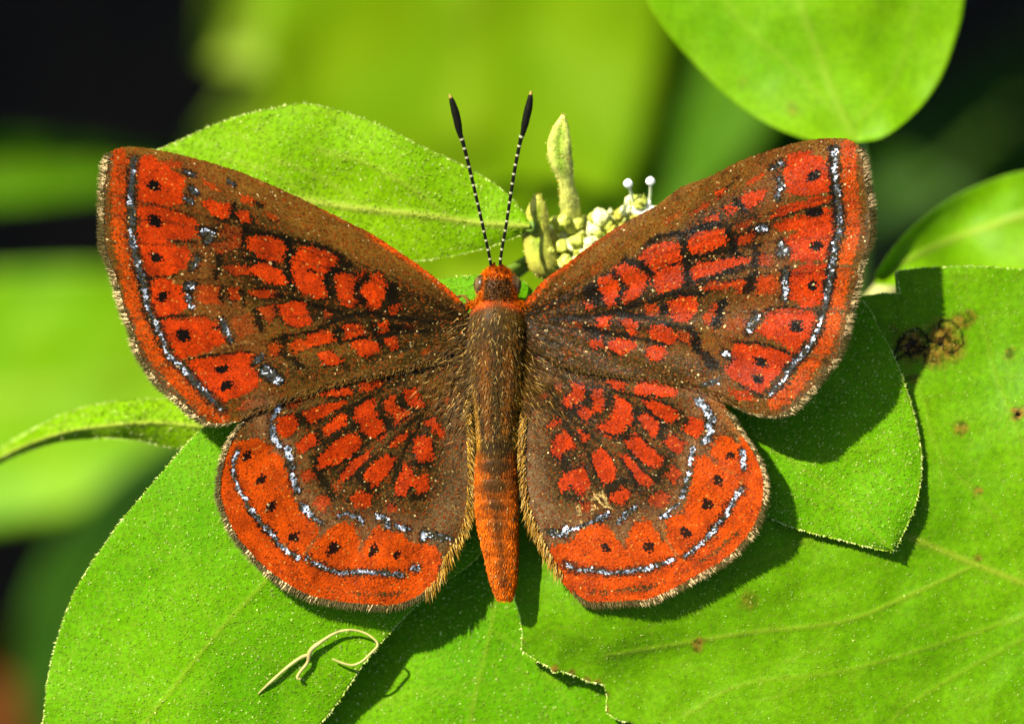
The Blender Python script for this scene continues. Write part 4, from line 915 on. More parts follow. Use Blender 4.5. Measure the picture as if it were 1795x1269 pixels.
for t, pts, s in (('J', [(1000, 310), (1130, 310), (1270, 370), (1260, 430), (1190, 430), (1080, 410), (930, 400)], 1), ('J', [(740, 290), (830, 310), (880, 330), (840, 380), (780, 350)], .85), ('J', [(1010, 460), (1130, 470), (1300, 540), (1290, 600), (1220, 630), (1130, 570), (1060, 530)], 1), ('J', [(980, 590), (1040, 560), (1120, 610), (1150, 660), (1110, 740), (1040, 690)], .95),
    ('J', [(780, 420), (880, 450), (930, 510), (920, 620), (860, 690), (770, 750), (640, 680), (760, 590), (800, 500)], 1), ('J', [(610, 380), (690, 380), (700, 530), (640, 540), (570, 620), (490, 550), (530, 500), (620, 520)], .85), ('J', [(460, 310), (550, 310), (560, 390), (500, 480), (410, 500), (370, 460), (450, 400)], 1), ('J', [(850, 770), (960, 710), (1060, 800), (1170, 880), (1160, 960), (1080, 970), (960, 880)], 1),
    ('J', [(1190, 780), (1230, 710), (1330, 790), (1310, 870), (1250, 840)], .9), ('J', [(1310, 670), (1390, 590), (1480, 620), (1480, 690), (1420, 740)], .95), ('J', [(820, 890), (900, 890), (980, 970), (1090, 1090), (1050, 1140), (970, 1080), (890, 960)], .95), ('J', [(600, 910), (680, 820), (740, 880), (800, 990), (780, 1070), (700, 1110), (660, 1000)], 1), ('J', [(510, 690), (590, 730), (570, 790), (520, 760)], .75), ('J', [(290, 860), (350, 720), (420, 700), (480, 810), (380, 910)], 1),
    ('J', [(360, 1080), (440, 1020), (540, 960), (580, 1040), (600, 1130), (530, 1200), (460, 1130), (380, 1160)], .95), ('J', [(300, 610), (380, 580), (370, 630), (260, 690)], .7), ('J', [(1200, 1050), (1250, 970), (1310, 1030), (1270, 1110)], .7), ('K', [(480, 310), (600, 240), (650, 290), (580, 380), (500, 340)], .85), ('K', [(790, 330), (880, 270), (960, 310), (900, 400), (800, 370)], .6), ('J', [(200, 420), (250, 400), (250, 470)], .6), ('J', [(320, 340), (380, 320), (360, 390)], .5),
    ('K', [(240, 380), (330, 340), (340, 420), (260, 440)], .5)):
    fill(zp(t, pts), ORANGE, s, grow=2.0)
for t, pts, w in (('J', [(1310, 560), (1340, 620), (1280, 660)], 14), ('J', [(1170, 640), (1160, 740)], 12), ('J', [(1220, 900), (1170, 1000), (1130, 1080)], 14), ('J', [(740, 1150), (880, 1080)], 14), ('J', [(970, 520), (950, 650), (820, 770)], 9), ('J', [(740, 400), (740, 520), (610, 620)], 10), ('J', [(580, 380), (570, 470), (450, 530)], 8), ('J', [(420, 880), (410, 970)], 16), ('J', [(370, 1200), (500, 1230)], 12),
    ('J', [(1300, 500), (1050, 440), (900, 400), (600, 340), (300, 250)], 5), ('J', [(1240, 690), (1050, 540), (960, 540)], 6), ('J', [(1180, 900), (1000, 730), (850, 760), (600, 660), (400, 500), (250, 350)], 6), ('J', [(1000, 1180), (850, 930), (700, 800), (480, 620), (300, 420)], 6), ('J', [(650, 1130), (620, 950), (560, 830), (420, 650), (280, 450)], 7)):
    stroke(zp(t, pts), w, (42, 32, 4), .9, 3)
stroke(zp('K', [(560, 560), (600, 700)]), 9, (140, 100, 56), .8, 5)
stroke(zp('K', [(890, 540), (930, 640), (1010, 770)]), 5, (196, 128, 60), .8, 3)
stroke(zp('L', [(620, 600), (700, 670)]), 7, (150, 100, 52), .7, 4)
stroke(zp('L', [(780, 740), (840, 760)]), 5, (200, 110, 40), .5, 3)
for pts in ([(330, 340), (420, 300), (500, 420)], [(280, 320), (330, 240)], [(430, 270), (470, 380)], [(240, 380), (260, 520)], [(340, 410), (400, 400)], [(360, 300), (440, 380)]):
    stroke(zp('K', pts), 4, (246, 206, 120), .9, 2)
for t, x, y, R_ in (('L', 815, 625, 40), ('L', 715, 815, 44), ('L', 635, 1010, 46), ('K', 1090, 595, 42), ('K', 790, 700, 50), ('K', 455, 712, 40)):
    (px_, py_), = zp(t, [(x, y)]); dot(px_, py_, R_ / 4.4875, R_ * .82 / 4.4875, .7, (52, 26, 8))
stroke(zp('K', [(300, 735), (280, 780)]), 3, (60, 30, 10), .8, 2)
silver(zp('L', [(905, 590), (920, 650), (915, 730)]), 9, .9, dw=1.5)
silver(zp('L', [(910, 880), (850, 960), (800, 1060), (750, 1130), (680, 1210)]), 9, .88, dw=1.9)
silver(zp('K', [(1360, 500), (1300, 580), (1250, 640), (1170, 710), (1080, 780)]), 8, .8, dw=1.9)
silver(zp('K', [(990, 805), (880, 850), (780, 880), (620, 900), (480, 910), (370, 890), (240, 890)]), 9, .75, dw=1.8)
silver(zp('K', [(160, 850), (190, 870)]), 12, .5)
for t, pts, w in (('L', [(560, 190), (610, 240), (640, 290), (660, 340)], 16), ('L', [(640, 380), (660, 450), (600, 520)], 14), ('L', [(520, 570), (490, 690)], 9), ('L', [(490, 760), (460, 860), (430, 950)], 10), ('L', [(390, 1010), (260, 1110)], 7), ('L', [(330, 1100), (290, 1110)], 7), ('K', [(690, 400), (600, 460), (560, 510)], 10), ('K', [(460, 450), (400, 490)], 13), ('K', [(370, 500), (290, 530), (180, 575)], 7), ('K', [(140, 560), (140, 610)], 12)):
    silver(zp(t, pts), w, .92, dw=1.4)
silver(zp('K', [(20, 590), (110, 600)]), 16, .3, dw=1.2)
# blackish scales ring the orange cells
def box_blur(a, r):
    for ax in (0, 1):
        c = np.cumsum(np.concatenate([np.zeros_like(np.take(a, [0], ax)), a], ax), ax)
        n_ = a.shape[ax]; hi = np.minimum(np.arange(n_) + r + 1, n_); lo_ = np.maximum(np.arange(n_) - r, 0)
        a = (np.take(c, hi, ax) - np.take(c, lo_, ax)) / (2 * r + 1)
    return a
om = (orange > .45).astype(float)
halo = np.clip(box_blur(box_blur(om, 3), 3) * 2.6, 0, 1) * (1 - om)
zone = np.full((HH, WW), .22)
for poly in ([(375, 365), (480, 385), (600, 415), (720, 480), (800, 560), (700, 640), (430, 645), (370, 480)], [(1345, 350), (1160, 385), (1020, 455), (935, 560), (1060, 640), (1290, 645), (1350, 470)],
             [(480, 705), (640, 665), (770, 650), (800, 800), (750, 890), (560, 880), (500, 800)], [(1240, 695), (1100, 660), (970, 650), (930, 800), (980, 890), (1170, 885), (1230, 800)]):
    b = box(poly, 4); zone[b][inside(poly, xx[b], yy[b])] = .88
a_ = (halo * zone * np.clip(1.05 + .5 * vnoise(xx, yy, 12.0, 33), 0, 1.1)).clip(0, 1)[..., None]
tint[:] = tint * (1 - a_) + lin(DARK) * a_
# fine dark veins from the wing bases to the margins
for pts in ([(815, 556), (640, 466), (420, 396), (196, 342)], [(815, 558), (640, 476), (430, 412), (196, 379)], [(815, 560), (640, 490), (430, 440), (196, 425)], [(815, 566), (600, 528), (400, 494), (200, 486)], [(815, 572), (640, 556), (450, 556), (225, 560)], [(815, 578), (640, 578), (470, 596), (250, 652)], [(812, 590), (640, 630), (480, 690), (320, 712)]):
    stroke(spline(pts, 30), 3.2, DARK, .6, 2.5)
    q_ = [(1735 - x - 18 * (815 - x) / 600, y - 13 * (815 - x) / 600) for x, y in pts]
    stroke(spline(q_, 30), 3.2, DARK, .6, 2.5)
fringe_pale = [(p, rr) for t, pts, rr in (
    ('A', [(140, 240), (150, 300), (150, 360), (150, 420), (160, 480), (160, 640), (220, 1140), (230, 1180)], 11), ('B', [(220, 20), (250, 180), (270, 220), (330, 360), (380, 580), (560, 790), (720, 960), (780, 1020), (850, 1070), (950, 1110), (1050, 1140), (1150, 1120)], 13),
    ('G', [(1640, 160), (1650, 260), (1650, 330), (1640, 420), (1690, 540), (1650, 580), (1600, 1070), (1570, 1190)], 12), ('H', [(1570, 70), (1540, 150), (1520, 220), (1500, 320), (1490, 390), (1500, 440), (1370, 700), (1200, 900), (1180, 960), (1100, 1050), (1000, 1060), (880, 1090), (780, 1080)], 13),
    ('E', [(400, 250), (300, 290), (220, 380), (170, 450), (120, 520), (180, 1110)], 14), ('F', [(20, 700), (140, 850), (270, 930), (300, 930), (490, 1030), (620, 1030), (940, 1070), (990, 1070)], 11),
    ('L', [(760, 220), (830, 300), (900, 420), (960, 530), (1040, 680), (1090, 780), (1110, 880)], 12), ('K', [(1690, 80), (1700, 180), (1700, 320), (1580, 570), (1440, 720), (1420, 770), (1250, 870), (1210, 900), (1130, 950), (950, 1040), (880, 1080), (800, 1070), (780, 1140), (450, 1080)], 13)) for p in zp(t, pts) for rr in (rr,)]

def sample_map(A, px, py):
    i = np.clip(np.round(py).astype(int), 0, HH - 1); j = np.clip(np.round(px).astype(int), 0, WW - 1)
    return A[i, j]

def wing(name, outline, base, zfun, fringe_span, label, seed, inner_span=None):
    rr = np.random.default_rng(seed)
    base = np.array(base, float)
    n = 420
    out = closed_spline(outline, n)
    ctr = base
    dist = np.linalg.norm(out - ctr, axis=1, keepdims=True)
    # the membrane stops short of the fringe tips
    t0, t1 = fringe_span
    i0 = np.argmin(np.hypot(out[:, 0] - t0[0], out[:, 1] - t0[1])); i1 = np.argmin(np.hypot(out[:, 0] - t1[0], out[:, 1] - t1[1]))
    fm = np.zeros(n, bool)
    fm[np.arange(i0, i1 + (n if i1 < i0 else 0)) % n] = True
    inset = np.where(fm, 9.0, 1.0)
    k = np.ones(15) / 15
    inset = np.convolve(np.r_[inset[-7:], inset, inset[:7]], k, 'valid')
    mem = ctr + (out - ctr) * (1 - inset[:, None] / dist)
    rings = np.linspace(0.02, 1, 70)
    X = ctr + (mem[None] - ctr) * rings[:, None, None]
    px, py = X[..., 0], X[..., 1]
    V = P(px, py, zfun(px, py))
    R, n_ = px.shape
    i, j = np.meshgrid(np.arange(R - 1), np.arange(n_), indexing='ij'); j2 = (j + 1) % n_
    q = np.stack([i * n_ + j, (i + 1) * n_ + j, (i + 1) * n_ + j2, i * n_ + j2], -1).reshape(-1, 4)
    area = 0.5 * np.sum(mem[:, 0] * np.roll(mem[:, 1], -1) - np.roll(mem[:, 0], -1) * mem[:, 1])
    if area > 0: q = q[:, ::-1]
    w = mesh_obj(name, V, q, M_membrane, bfly, colors=sample_map(tint, px, py).reshape(-1, 3) / KEXP * 0.8)
    if label: w['label'] = label
    md = w.modifiers.new('thickness', 'SOLIDIFY'); md.thickness = 0.003; md.offset = -1
    # scales, one small overlapping plate each
    x0, y0 = mem.min(0); x1, y1 = mem.max(0)
    sp = 2.5
    gx, gy = np.meshgrid(np.arange(x0, x1, sp), np.arange(y0, y1, sp * 0.9))
    gx = gx + (np.arange(gx.shape[0]) % 2)[:, None] * sp / 2
    gx = gx.ravel() + rr.normal(0, .32, gx.size); gy = gy.ravel() + rr.normal(0, .32, gy.size)
    m = inside(mem, gx, gy); gx, gy = gx[m], gy[m]
    N_ = len(gx)
    d = np.stack([gx - base[0], gy - base[1]], -1); d /= np.linalg.norm(d, axis=1, keepdims=True)
    a = rr.normal(0, 0.16, N_); c, s = np.cos(a), np.sin(a)
    d = np.stack([d[:, 0] * c - d[:, 1] * s, d[:, 0] * s + d[:, 1] * c], -1)
    e = np.stack([-d[:, 1], d[:, 0]], -1)
    L = rr.uniform(4.2, 6.2, N_); W = rr.uniform(2.6, 3.6, N_)
    lift0 = 0.0012; tilt = rr.normal(0.15, 0.06, N_); roll = rr.normal(0, 0.085, N_)
    met = sample_map(metal, gx, gy); bead = vnoise(gx, gy, 7.0, 90 + seed) + .35 * vnoise(gx, gy, 16.0, 95 + seed); ismet = rr.random(N_) < met * np.clip(.75 + .8 * bead, .3, .97)
    tilt = np.where(ismet, rr.normal(0.12, 0.09, N_), tilt); roll = np.where(ismet, rr.normal(0, 0.13, N_), roll)
    corners = []
    for (al, ac) in ((-.5, -.42), (.38, -.5), (.5, 0.0), (.38, .5), (-.5, .42)):
        qx = gx + d[:, 0] * L * al + e[:, 0] * W * ac; qy = gy + d[:, 1] * L * al + e[:, 1] * W * ac
        z = zfun(qx, qy) + lift0 + (al + .5) * L * S * np.tan(np.clip(tilt, -.3, .6)) + ac * W * S * np.tan(roll) + 0.0008
        corners.append(P(qx, qy, z))
    V = np.stack(corners, 1)
    rj = rr.normal(0, 2.6, N_); cj = rr.normal(0, .9, N_)
    jx, jy = gx + d[:, 0] * rj + e[:, 0] * cj, gy + d[:, 1] * rj + e[:, 1] * cj
    col = sample_map(tint, jx, jy).copy(); org = sample_map(orange, jx, jy)
    col *= np.exp(rr.normal(0, 0.13, N_))[:, None]
    patchy = 1 + 0.22 * vnoise(gx, gy, 22.0, seed) + 0.12 * vnoise(gx, gy, 8.0, seed + 1)
    rad_ = np.hypot(gx - base[0], gy - base[1]); th_ = np.arctan2(gy - base[1], np.abs(gx - base[0]) + 1e-6)
    streak = vnoise(th_ * 620, rad_, 14.0, seed + 5) * .5 + vnoise(th_ * 200, rad_, 11.0, seed + 6) * .5
    col *= (patchy + .28 * streak)[:, None]
    # faded, dusky scales inside the orange cells
    fade = (org >= .5) & (rr.random(N_) < np.clip(.10 + .45 * (vnoise(gx, gy, 17.0, seed + 9) + .5 * streak), 0, .5))
    col[fade] = col[fade] * .55 + lin((150, 60, 6)) * .22
    # brown areas are a fine mix of olive, tan and near-black scales
    mixr = rr.random(N_); ob = org < .5
    lum_ = col.sum(1); k1 = ob & (mixr < .16); col[k1] = col[k1] * .6
    k2 = ob & (mixr > .74) & (lum_ > .07); col[k2] = col[k2] * .6 + lin((150, 108, 44)) * .4
    lucky = rr.random(N_)
    bright = (lucky < 0.010) & (org < .5)
    col[bright] = lin((206, 168, 92)) * rr.uniform(.5, 1.1, (bright.sum(), 1))  # pale tan scales, also standing in for glints of light
    rusty = (lucky > 0.86) & (col.sum(1) > .05) & (org < .5)
    col[rusty] = lin((164, 72, 10)) * rr.uniform(.45, 1.0, (rusty.sum(), 1))
    gl = (lucky < 0.02) & (org >= .5)
    col[gl] = lin((246, 150, 52)) * rr.uniform(.6, 1.1, (gl.sum(), 1))  # hue variation and painted sparkle among the orange scales
    dk = (lucky > 0.965) & (org >= .5)
    col[dk] *= 0.45
    dm = (met > 0) & ~ismet
    col[dm] = lin((58, 54, 34)) * rr.uniform(.3, 2.2, (dm.sum(), 1))
    col /= KEXP
    mv = ismet.astype(float); gl2 = rr.random(N_) < np.clip(.004 + .012 * vnoise(gx, gy, 30.0, 7), .002, 1) * np.where(org > .5, .5, 1); mv[gl2 & ~ismet] = .3; g3 = gl2 & ~ismet & (org < .5); col[g3] = np.array([.42, .31, .13]) * rr.uniform(.4, 1.2, (g3.sum(), 1))  # scattered glints painted as pale, partly metallic scales
    hot = np.clip((bead[ismet] - (.22 if seed > 202 else .05)) * 3.0, 0, 1)[:, None] * (rr.random((ismet.sum(), 1)) < .8)
    col[ismet] = np.array([.74, .78, .82]) * hot * rr.uniform(.85, 1.15, hot.shape) + (1 - hot) * np.array([.15, .17, .185]) * (.33 if seed > 202 else 1) * rr.uniform(.5, 1.6, hot.shape)  # silver flecks: white clusters paint highlights into the blue-grey scale colour
    f = np.arange(N_ * 5).reshape(-1, 5)
    # facing up
    nz = np.cross(V[:, 1] - V[:, 0], V[:, 3] - V[:, 0])[:, 2]
    if np.median(nz) < 0: f = f[:, ::-1]
    mesh_obj('wing_scales', V, f, M_scale, w, colors=np.repeat(col, 5, 0), floats={'metal': np.repeat(mv, 5)}, smooth=False, kind='stuff')
    # fringe of fine hairs
    idx = np.where(fm)[0]
    order = np.arange(i0, i1 + (n if i1 < i0 else 0)) % n
    edge = spline(out[order], 2600, False)
    nh = len(edge); dd = edge - ctr; ln = np.linalg.norm(dd, axis=1, keepdims=True); dd = dd / ln
    back = rr.uniform(6, 14, (nh, 1)); root = edge - dd * back
    over = rr.uniform(-6, 3, (nh, 1)); tip = edge + dd * over + rr.normal(0, 1.6, (nh, 2))
    zr = zfun(root[:, 0], root[:, 1]) + rr.uniform(.001, .007, nh); zt = zfun(edge[:, 0], edge[:, 1]) + rr.uniform(-.004, .012, nh)
    A = P(root[:, 0], root[:, 1], zr); B = P(tip[:, 0], tip[:, 1], zt)
    pale = np.zeros(nh)
    for (fx, fy), fr in fringe_pale:
        pale = np.maximum(pale, np.clip(1.5 - np.hypot(edge[:, 0] - dd[:, 0] * 9 - fx, edge[:, 1] - dd[:, 1] * 9 - fy) / fr, 0, 1))
    isp = rr.random(nh) < pale * .38
    hc = np.where(isp[:, None], np.array([1.9, 1.35, .62]) * rr.uniform(.5, 1.1, (nh, 1)), lin((112, 98, 52)) * np.exp(rr.normal(0, .4, (nh, 1)))) / KEXP
    cones('fringe', A, B - A, np.linalg.norm(B - A, axis=1), rr.uniform(1.3, 2.6, nh) * S, hc, M_fur, w)
    if inner_span:
        s0, s1, cols, nn, l0, l1 = inner_span
        i0 = np.argmin(np.hypot(out[:, 0] - s0[0], out[:, 1] - s0[1])); i1 = np.argmin(np.hypot(out[:, 0] - s1[0], out[:, 1] - s1[1]))
        order = np.arange(i0, i1 + (n if i1 < i0 else 0)) % n
        edge = spline(out[order], nn, False)
        nh = len(edge); dd = edge - ctr; dd /= np.linalg.norm(dd, axis=1, keepdims=True)
        inw = np.array([np.mean(out[:, 0]), np.mean(out[:, 1])]) - edge; inw /= np.linalg.norm(inw, axis=1, keepdims=True)
        root = edge + inw * rr.uniform(-2, 12, (nh, 1)); tip = root + (dd * 0.85 - inw * rr.uniform(.1, .6, (nh, 1))) * rr.uniform(l0, l1, (nh, 1))
        A = P(root[:, 0], root[:, 1], zfun(root[:, 0], root[:, 1]) + rr.uniform(.001, .01, nh)); B = P(tip[:, 0], tip[:, 1], zfun(tip[:, 0], tip[:, 1]) + rr.uniform(-.01, .02, nh))
        hc = np.array([lin(c) for c in cols])[rr.integers(0, len(cols), nh)] * np.exp(rr.normal(0, .25, (nh, 1))) / KEXP
        cones('fringe', A, B - A, np.linalg.norm(B - A, axis=1), rr.uniform(1.6, 3.0, nh) * S, hc, M_fur, w)
    return w

def fore_z(base, sgn):
    def f(x, y):
        dx = (np.abs(x - 870) - 45) * S
        th = np.arctan2(y - base[1], np.abs(x - base[0]) + 1e-6); r_ = np.hypot(x - base[0], y - base[1]) * S
        return 0.055 + 0.052 * np.clip(dx, -0.1, 3) + 0.0042 * np.minimum(r_, 1.0) * np.sin(th * 26) + 0.012 * np.sin(r_ * 2.4) + 0.004 * vnoise(x, y, 120.0, 61)
    return f
def hind_z(base, sgn):
    def f(x, y):
        dx = (np.abs(x - 870) - 45) * S
        th = np.arctan2(y - base[1], np.abs(x - base[0]) + 1e-6); r_ = np.hypot(x - base[0], y - base[1]) * S
        return 0.047 + 0.052 * np.clip(dx, -0.1, 3) + 0.012 * np.sin(r_ * 2.4) - 0.128 * np.clip((y - 670 - np.abs(x - 870) * .08) * S, 0, 2) + 0.0038 * np.minimum(r_, .8) * np.sin(th * 22) + 0.003 * vnoise(x, y, 110.0, 62)
    return f
FRB = [(96, 70, 18), (76, 54, 10), (90, 66, 16), (130, 96, 36)]
GOLD = [(226, 172, 60), (200, 140, 40), (170, 120, 44), (240, 200, 110)]
hl, hr_ = (812, 610), (926, 610); fl, fr_ = (822, 560), (914, 560)
wing('hindwing', hw_l, hl, hind_z(hl, -1), ((418, 742), (750, 1044)), None, 201, ((750, 1044), (822, 690), GOLD, 800, 6, 18))
wing('hindwing', hw_r, hr_, hind_z(hr_, 1), ((1281, 722), (1005, 1045)), 'hindwing with a pale scratch near its border', 202, ((982, 1014), (914, 720), GOLD, 800, 6, 18))
wing('forewing', fw_l, fl, fore_z(fl, -1), ((186, 269), (406, 743)), None, 203, ((420, 738), (790, 620), FRB, 420, 4, 9))
wing('forewing', fw_r, fr_, fore_z(fr_, 1), ((1511, 257), (1290, 712)), 'forewing casting a broad shadow on the leaves', 204, ((1290, 712), (960, 630), FRB, 420, 4, 9))

# -- body: one continuous lofted surface from tail tip to face
#   (py, cx, half width, half height, z)
prof = [(1052, 885, 3, 3, -0.005), (1047, 885, 13, 10, -0.005), (1034, 884, 19, 15, -0.004), (1010, 882, 25, 20, -0.002), (975, 879, 30, 25, 0.0), (940, 875, 34, 29, .002), (900, 871, 38, 32, .004), (860, 869, 39, 34, .006), (820, 869, 38, 35, .008), (785, 870, 36, 35, .01), (755, 870, 35, 35, .012),
        (725, 870, 39, 38, .016), (695, 870, 45, 42, .02), (650, 870, 50, 46, .025), (600, 871, 52, 48, .028), (565, 871, 51, 47, .028), (545, 872, 46, 43, .026), (532, 872, 38, 37, .022), (522, 872, 33, 32, .018), (510, 872, 35, 32, .016), (498, 872, 34, 31, .014), (486, 872, 28, 27, .012), (476, 872, 18, 20, .01), (470, 872, 8, 10, .008), (467, 872, 2, 3, .008)]
pr = spline(np.array(prof, float) * [1, 1, 1, 1, 1000], 220)
pr[:, 4] /= 1000
sides = 40
ang = np.linspace(0, 2 * math.pi, sides, endpoint=False)
seg = np.zeros(220)
for ys in (803, 838, 873, 908, 943, 975, 1005, 1030):
    seg += np.exp(-((pr[:, 0] - ys) / 4.0) ** 2)
hw = pr[:, 2] * (1 - 0.03 * seg); hh = pr[:, 3] * (1 - 0.05 * seg)
bx_ = pr[:, 1][:, None] + hw[:, None] * np.cos(ang)[None]
by_ = pr[:, 0][:, None] + 0 * bx_
bz_ = pr[:, 4][:, None] + hh[:, None] * S * np.sin(ang)[None]
V = P(bx_, by_, bz_)
rel = (bx_ - pr[:, 1][:, None]) / np.maximum(hw[:, None], 1)
def body_color(px, py, rel, rr):
    c = np.empty(px.shape + (3,)); c[:] = lin((86, 60, 8))
    ab = np.clip((py - 775 - 30 * (1 - np.abs(rel))) / 30, 0, 1)[..., None]
    c = c * (1 - ab) + lin((232, 106, 0)) * ab
    # brown dorsal marks, one per segment, fading to the tail
    for ys, w in ((790, .75), (822, .8), (855, .7), (890, .5), (925, .4), (958, .32), (990, .3), (1018, .4)):
        d = np.exp(-((py - ys + 4) / 14.0) ** 2) * np.exp(-(rel / (0.8 * w + .12)) ** 2) * 1.7
        c = c * (1 - (w * 1.2 * d).clip(0, .95)[..., None]) + lin((66, 46, 8)) * (w * 1.2 * d).clip(0, .92)[..., None]
    for ys in (803, 838, 873, 908):
        d = 0.75 * np.exp(-((py - ys) / 3.0) ** 2) * (np.abs(rel) < .7) * .25; c = c * (1 - d[..., None]) + lin((170, 120, 50)) * d[..., None]
    d = np.exp(-(rel / .2) ** 2) * np.clip((py - 780) / 20, 0, 1) * np.clip((1020 - py) / 60, 0, 1) * .55; c = c * (1 - d[..., None]) + lin((92, 58, 12)) * d[..., None]
    mo = np.clip(vnoise(px, py, 11.0, 88) * .8, 0, .6) * np.clip((py - 780) / 30, 0, 1) * np.clip((960 - py) / 120, 0, 1); c = c * (1 - mo[..., None]) + lin((84, 58, 14)) * mo[..., None]
    th = np.clip((775 - py) / 20, 0, 1) * np.clip((py - 545) / 10, 0, 1)
    st = np.exp(-((np.abs(rel) - .42) / .16) ** 2) * th * np.clip((py - 590) / 40, 0, 1) * .6
    c = c * (1 - st[..., None]) + lin((164, 92, 18)) * st[..., None]
    d = np.exp(-((rel) / .22) ** 2) * th * .5; c = c * (1 - d[..., None]) + lin((54, 44, 14)) * d[..., None]
    d = np.clip((np.abs(rel) - .72) * 6, 0, 1) * np.clip((py - 640) / 60, 0, 1) * np.clip((800 - py) / 20, 0, 1) * .85
    c = c * (1 - d[..., None]) + lin((206, 146, 40)) * d[..., None]
    # collar and head
    d = np.exp(-((py - 540 - 10 * (1 - rel ** 2) * -1) / 8.0) ** 2) * .9 * np.clip(np.abs(rel) * 1.3 + .25, 0, 1); c = c * (1 - d[..., None]) + lin((226, 84, 8)) * d[..., None]
    hd = np.clip((528 - py) / 6, 0, 1)[..., None]; c = c * (1 - hd) + lin((96, 58, 14)) * hd
    d = (np.clip((492 - py) / 8, 0, 1) + np.clip((np.abs(rel) - .62) * 4, 0, 1) * (py < 535)).clip(0, 1)[..., None]; c = c * (1 - d) + lin((236, 104, 4)) * d
    return c
bc = body_color(bx_, by_, rel, rng) * np.exp(rng.normal(0, .18, bx_.shape))[..., None] / KEXP
n_ = 220
i, j = np.meshgrid(np.arange(n_ - 1), np.arange(sides), indexing='ij'); j2 = (j + 1) % sides
q = np.stack([i * sides + j, i * sides + j2, (i + 1) * sides + j2, (i + 1) * sides + j], -1).reshape(-1, 4)[:, ::-1]
mesh_obj('body', V, q, M_body, bfly, colors=bc.reshape(-1, 3))
body = [o for o in bfly.children if o.name.startswith('body')][0]
# hair lying back along the body
rr = np.random.default_rng(77)
nh = 15500
ri = rr.integers(3, 216, nh); aa = rr.uniform(-0.25, math.pi + .25, nh)
hx = pr[ri, 1] + hw[ri] * np.cos(aa); hy = pr[ri, 0] + rr.normal(0, 1.5, nh); hz = pr[ri, 4] + hh[ri] * S * np.sin(aa)
root = P(hx, hy, hz)
nrm = np.stack([np.cos(aa), 0 * aa, np.sin(aa)], -1)
thor = (hy < 770) & (hy > 545); abd = hy >= 770
d = np.stack([rr.normal(0, .22, nh) * np.where(thor, 2.2, 1), np.where(hy < 530, rr.normal(.1, .6, nh), -1.0), rr.normal(0, .1, nh)], -1) + nrm * np.where(abd, .10, .28)[:, None]
hl_ = np.where(abd, rr.uniform(4, 7, nh), np.where(thor, rr.uniform(5, 12, nh), rr.uniform(5, 9, nh))) * S
hwid = np.where(abd, rr.uniform(1.8, 3.0, nh), rr.uniform(1.4, 2.6, nh)) * S
hc = body_color(hx, hy, np.cos(aa), rr) * np.exp(rr.normal(0, .45, nh) + .35 * vnoise(hx, hy, 14.0, 66))[:, None]
k = (rr.random(nh) < .16 * (.5 + vnoise(hx, hy, 20.0, 67))) & thor; hc[k] = lin((176, 96, 16)) * rr.uniform(.5, 1, (k.sum(), 1))
k = rr.random(nh) < np.where(thor, .09, .03); hc[k] = lin((214, 176, 96)) * rr.uniform(.5, 1.2, (k.sum(), 1))
cones('fur', root - nrm * 0.001, d, hl_, hwid, hc / KEXP, M_fur, body)
# orange tufts at the shoulders and long hair over the wing bases
for sx, wx in ((-1, fl), (1, fr_)):
    nh = 700
    t = rr.random(nh)
    x = 872 + sx * (34 + 26 * t) + rr.normal(0, 2.5, nh); y = 524 + 8 * t + rr.normal(8, 3, nh)
    root = P(x, y, 0.048 + rr.normal(0, .005, nh)); d = np.stack([sx * rr.normal(.5, .4, nh), rr.normal(.1, .5, nh), rr.normal(.3, .3, nh)], -1)
    k = t < .85
    cones('shoulder_tuft', root[k], d[k], rr.uniform(3, 7, k.sum()) * S, rr.uniform(1.6, 2.6, k.sum()) * S, lin((238, 110, 0)) * np.exp(rr.normal(0, .25, (k.sum(), 1))) / KEXP, M_fur, body)
    nh = 3000
    x = 872 + sx * rr.uniform(40, 150, nh); y = rr.normal(660, 48, nh)
    m = rr.random(nh) < .75 * np.exp(-((np.abs(x - 872) - 40) / 32))
    x, y = x[m], y[m]; nh = len(x)
    zf_ = np.maximum(fore_z(wx, sx)(x, y), 0.05) + .004
    zf_ = np.where(y > 640, hind_z(wx, sx)(x, y) + .012, zf_ + .004)
    d = np.stack([sx * rr.normal(.8, .25, nh), -rr.normal(.5, .25, nh) * np.where(y > 640, 1.6, 1), rr.normal(.12, .08, nh)], -1)
    ccol = np.where(rr.random((nh, 1)) < .12, lin((214, 168, 84)), lin((88, 62, 12))) * np.exp(rr.normal(0, .3, (nh, 1)))
    cones('wing_base_hair', P(x, y, zf_), d, rr.uniform(8, 22, nh) * S, rr.uniform(1.0, 1.8, nh) * S, ccol / KEXP, M_fur, body)
# eyes
for sx in (-1, 1):
    a, b = np.meshgrid(np.linspace(0.02, math.pi - .02, 20), np.linspace(0, 2 * math.pi, 28, endpoint=False), indexing='ij')
    c0 = P(872 + sx * 28, 500, 0.018)
    e = np.stack([14 * np.sin(a) * np.cos(b), 18.5 * np.sin(a) * np.sin(b), 18 * np.cos(a)], -1).reshape(-1, 3) * S
    i, j = np.meshgrid(np.arange(19), np.arange(28), indexing='ij'); j2 = (j + 1) % 28
    q = np.stack([i * 28 + j, (i + 1) * 28 + j, (i + 1) * 28 + j2, i * 28 + j2], -1).reshape(-1, 4)
    eu = e / np.linalg.norm(e, axis=1, keepdims=True)
    cc = np.where((np.abs(eu[:, 0] * sx - .55) < .2)[:, None], lin((140, 112, 64)), lin((88, 66, 30))) / KEXP
    eye = mesh_obj('eye', e + c0, q, tint_material('eye_surface', rough=.35, spec=.25) if sx < 0 else bpy.data.materials['eye_surface'], bfly, colors=cc)
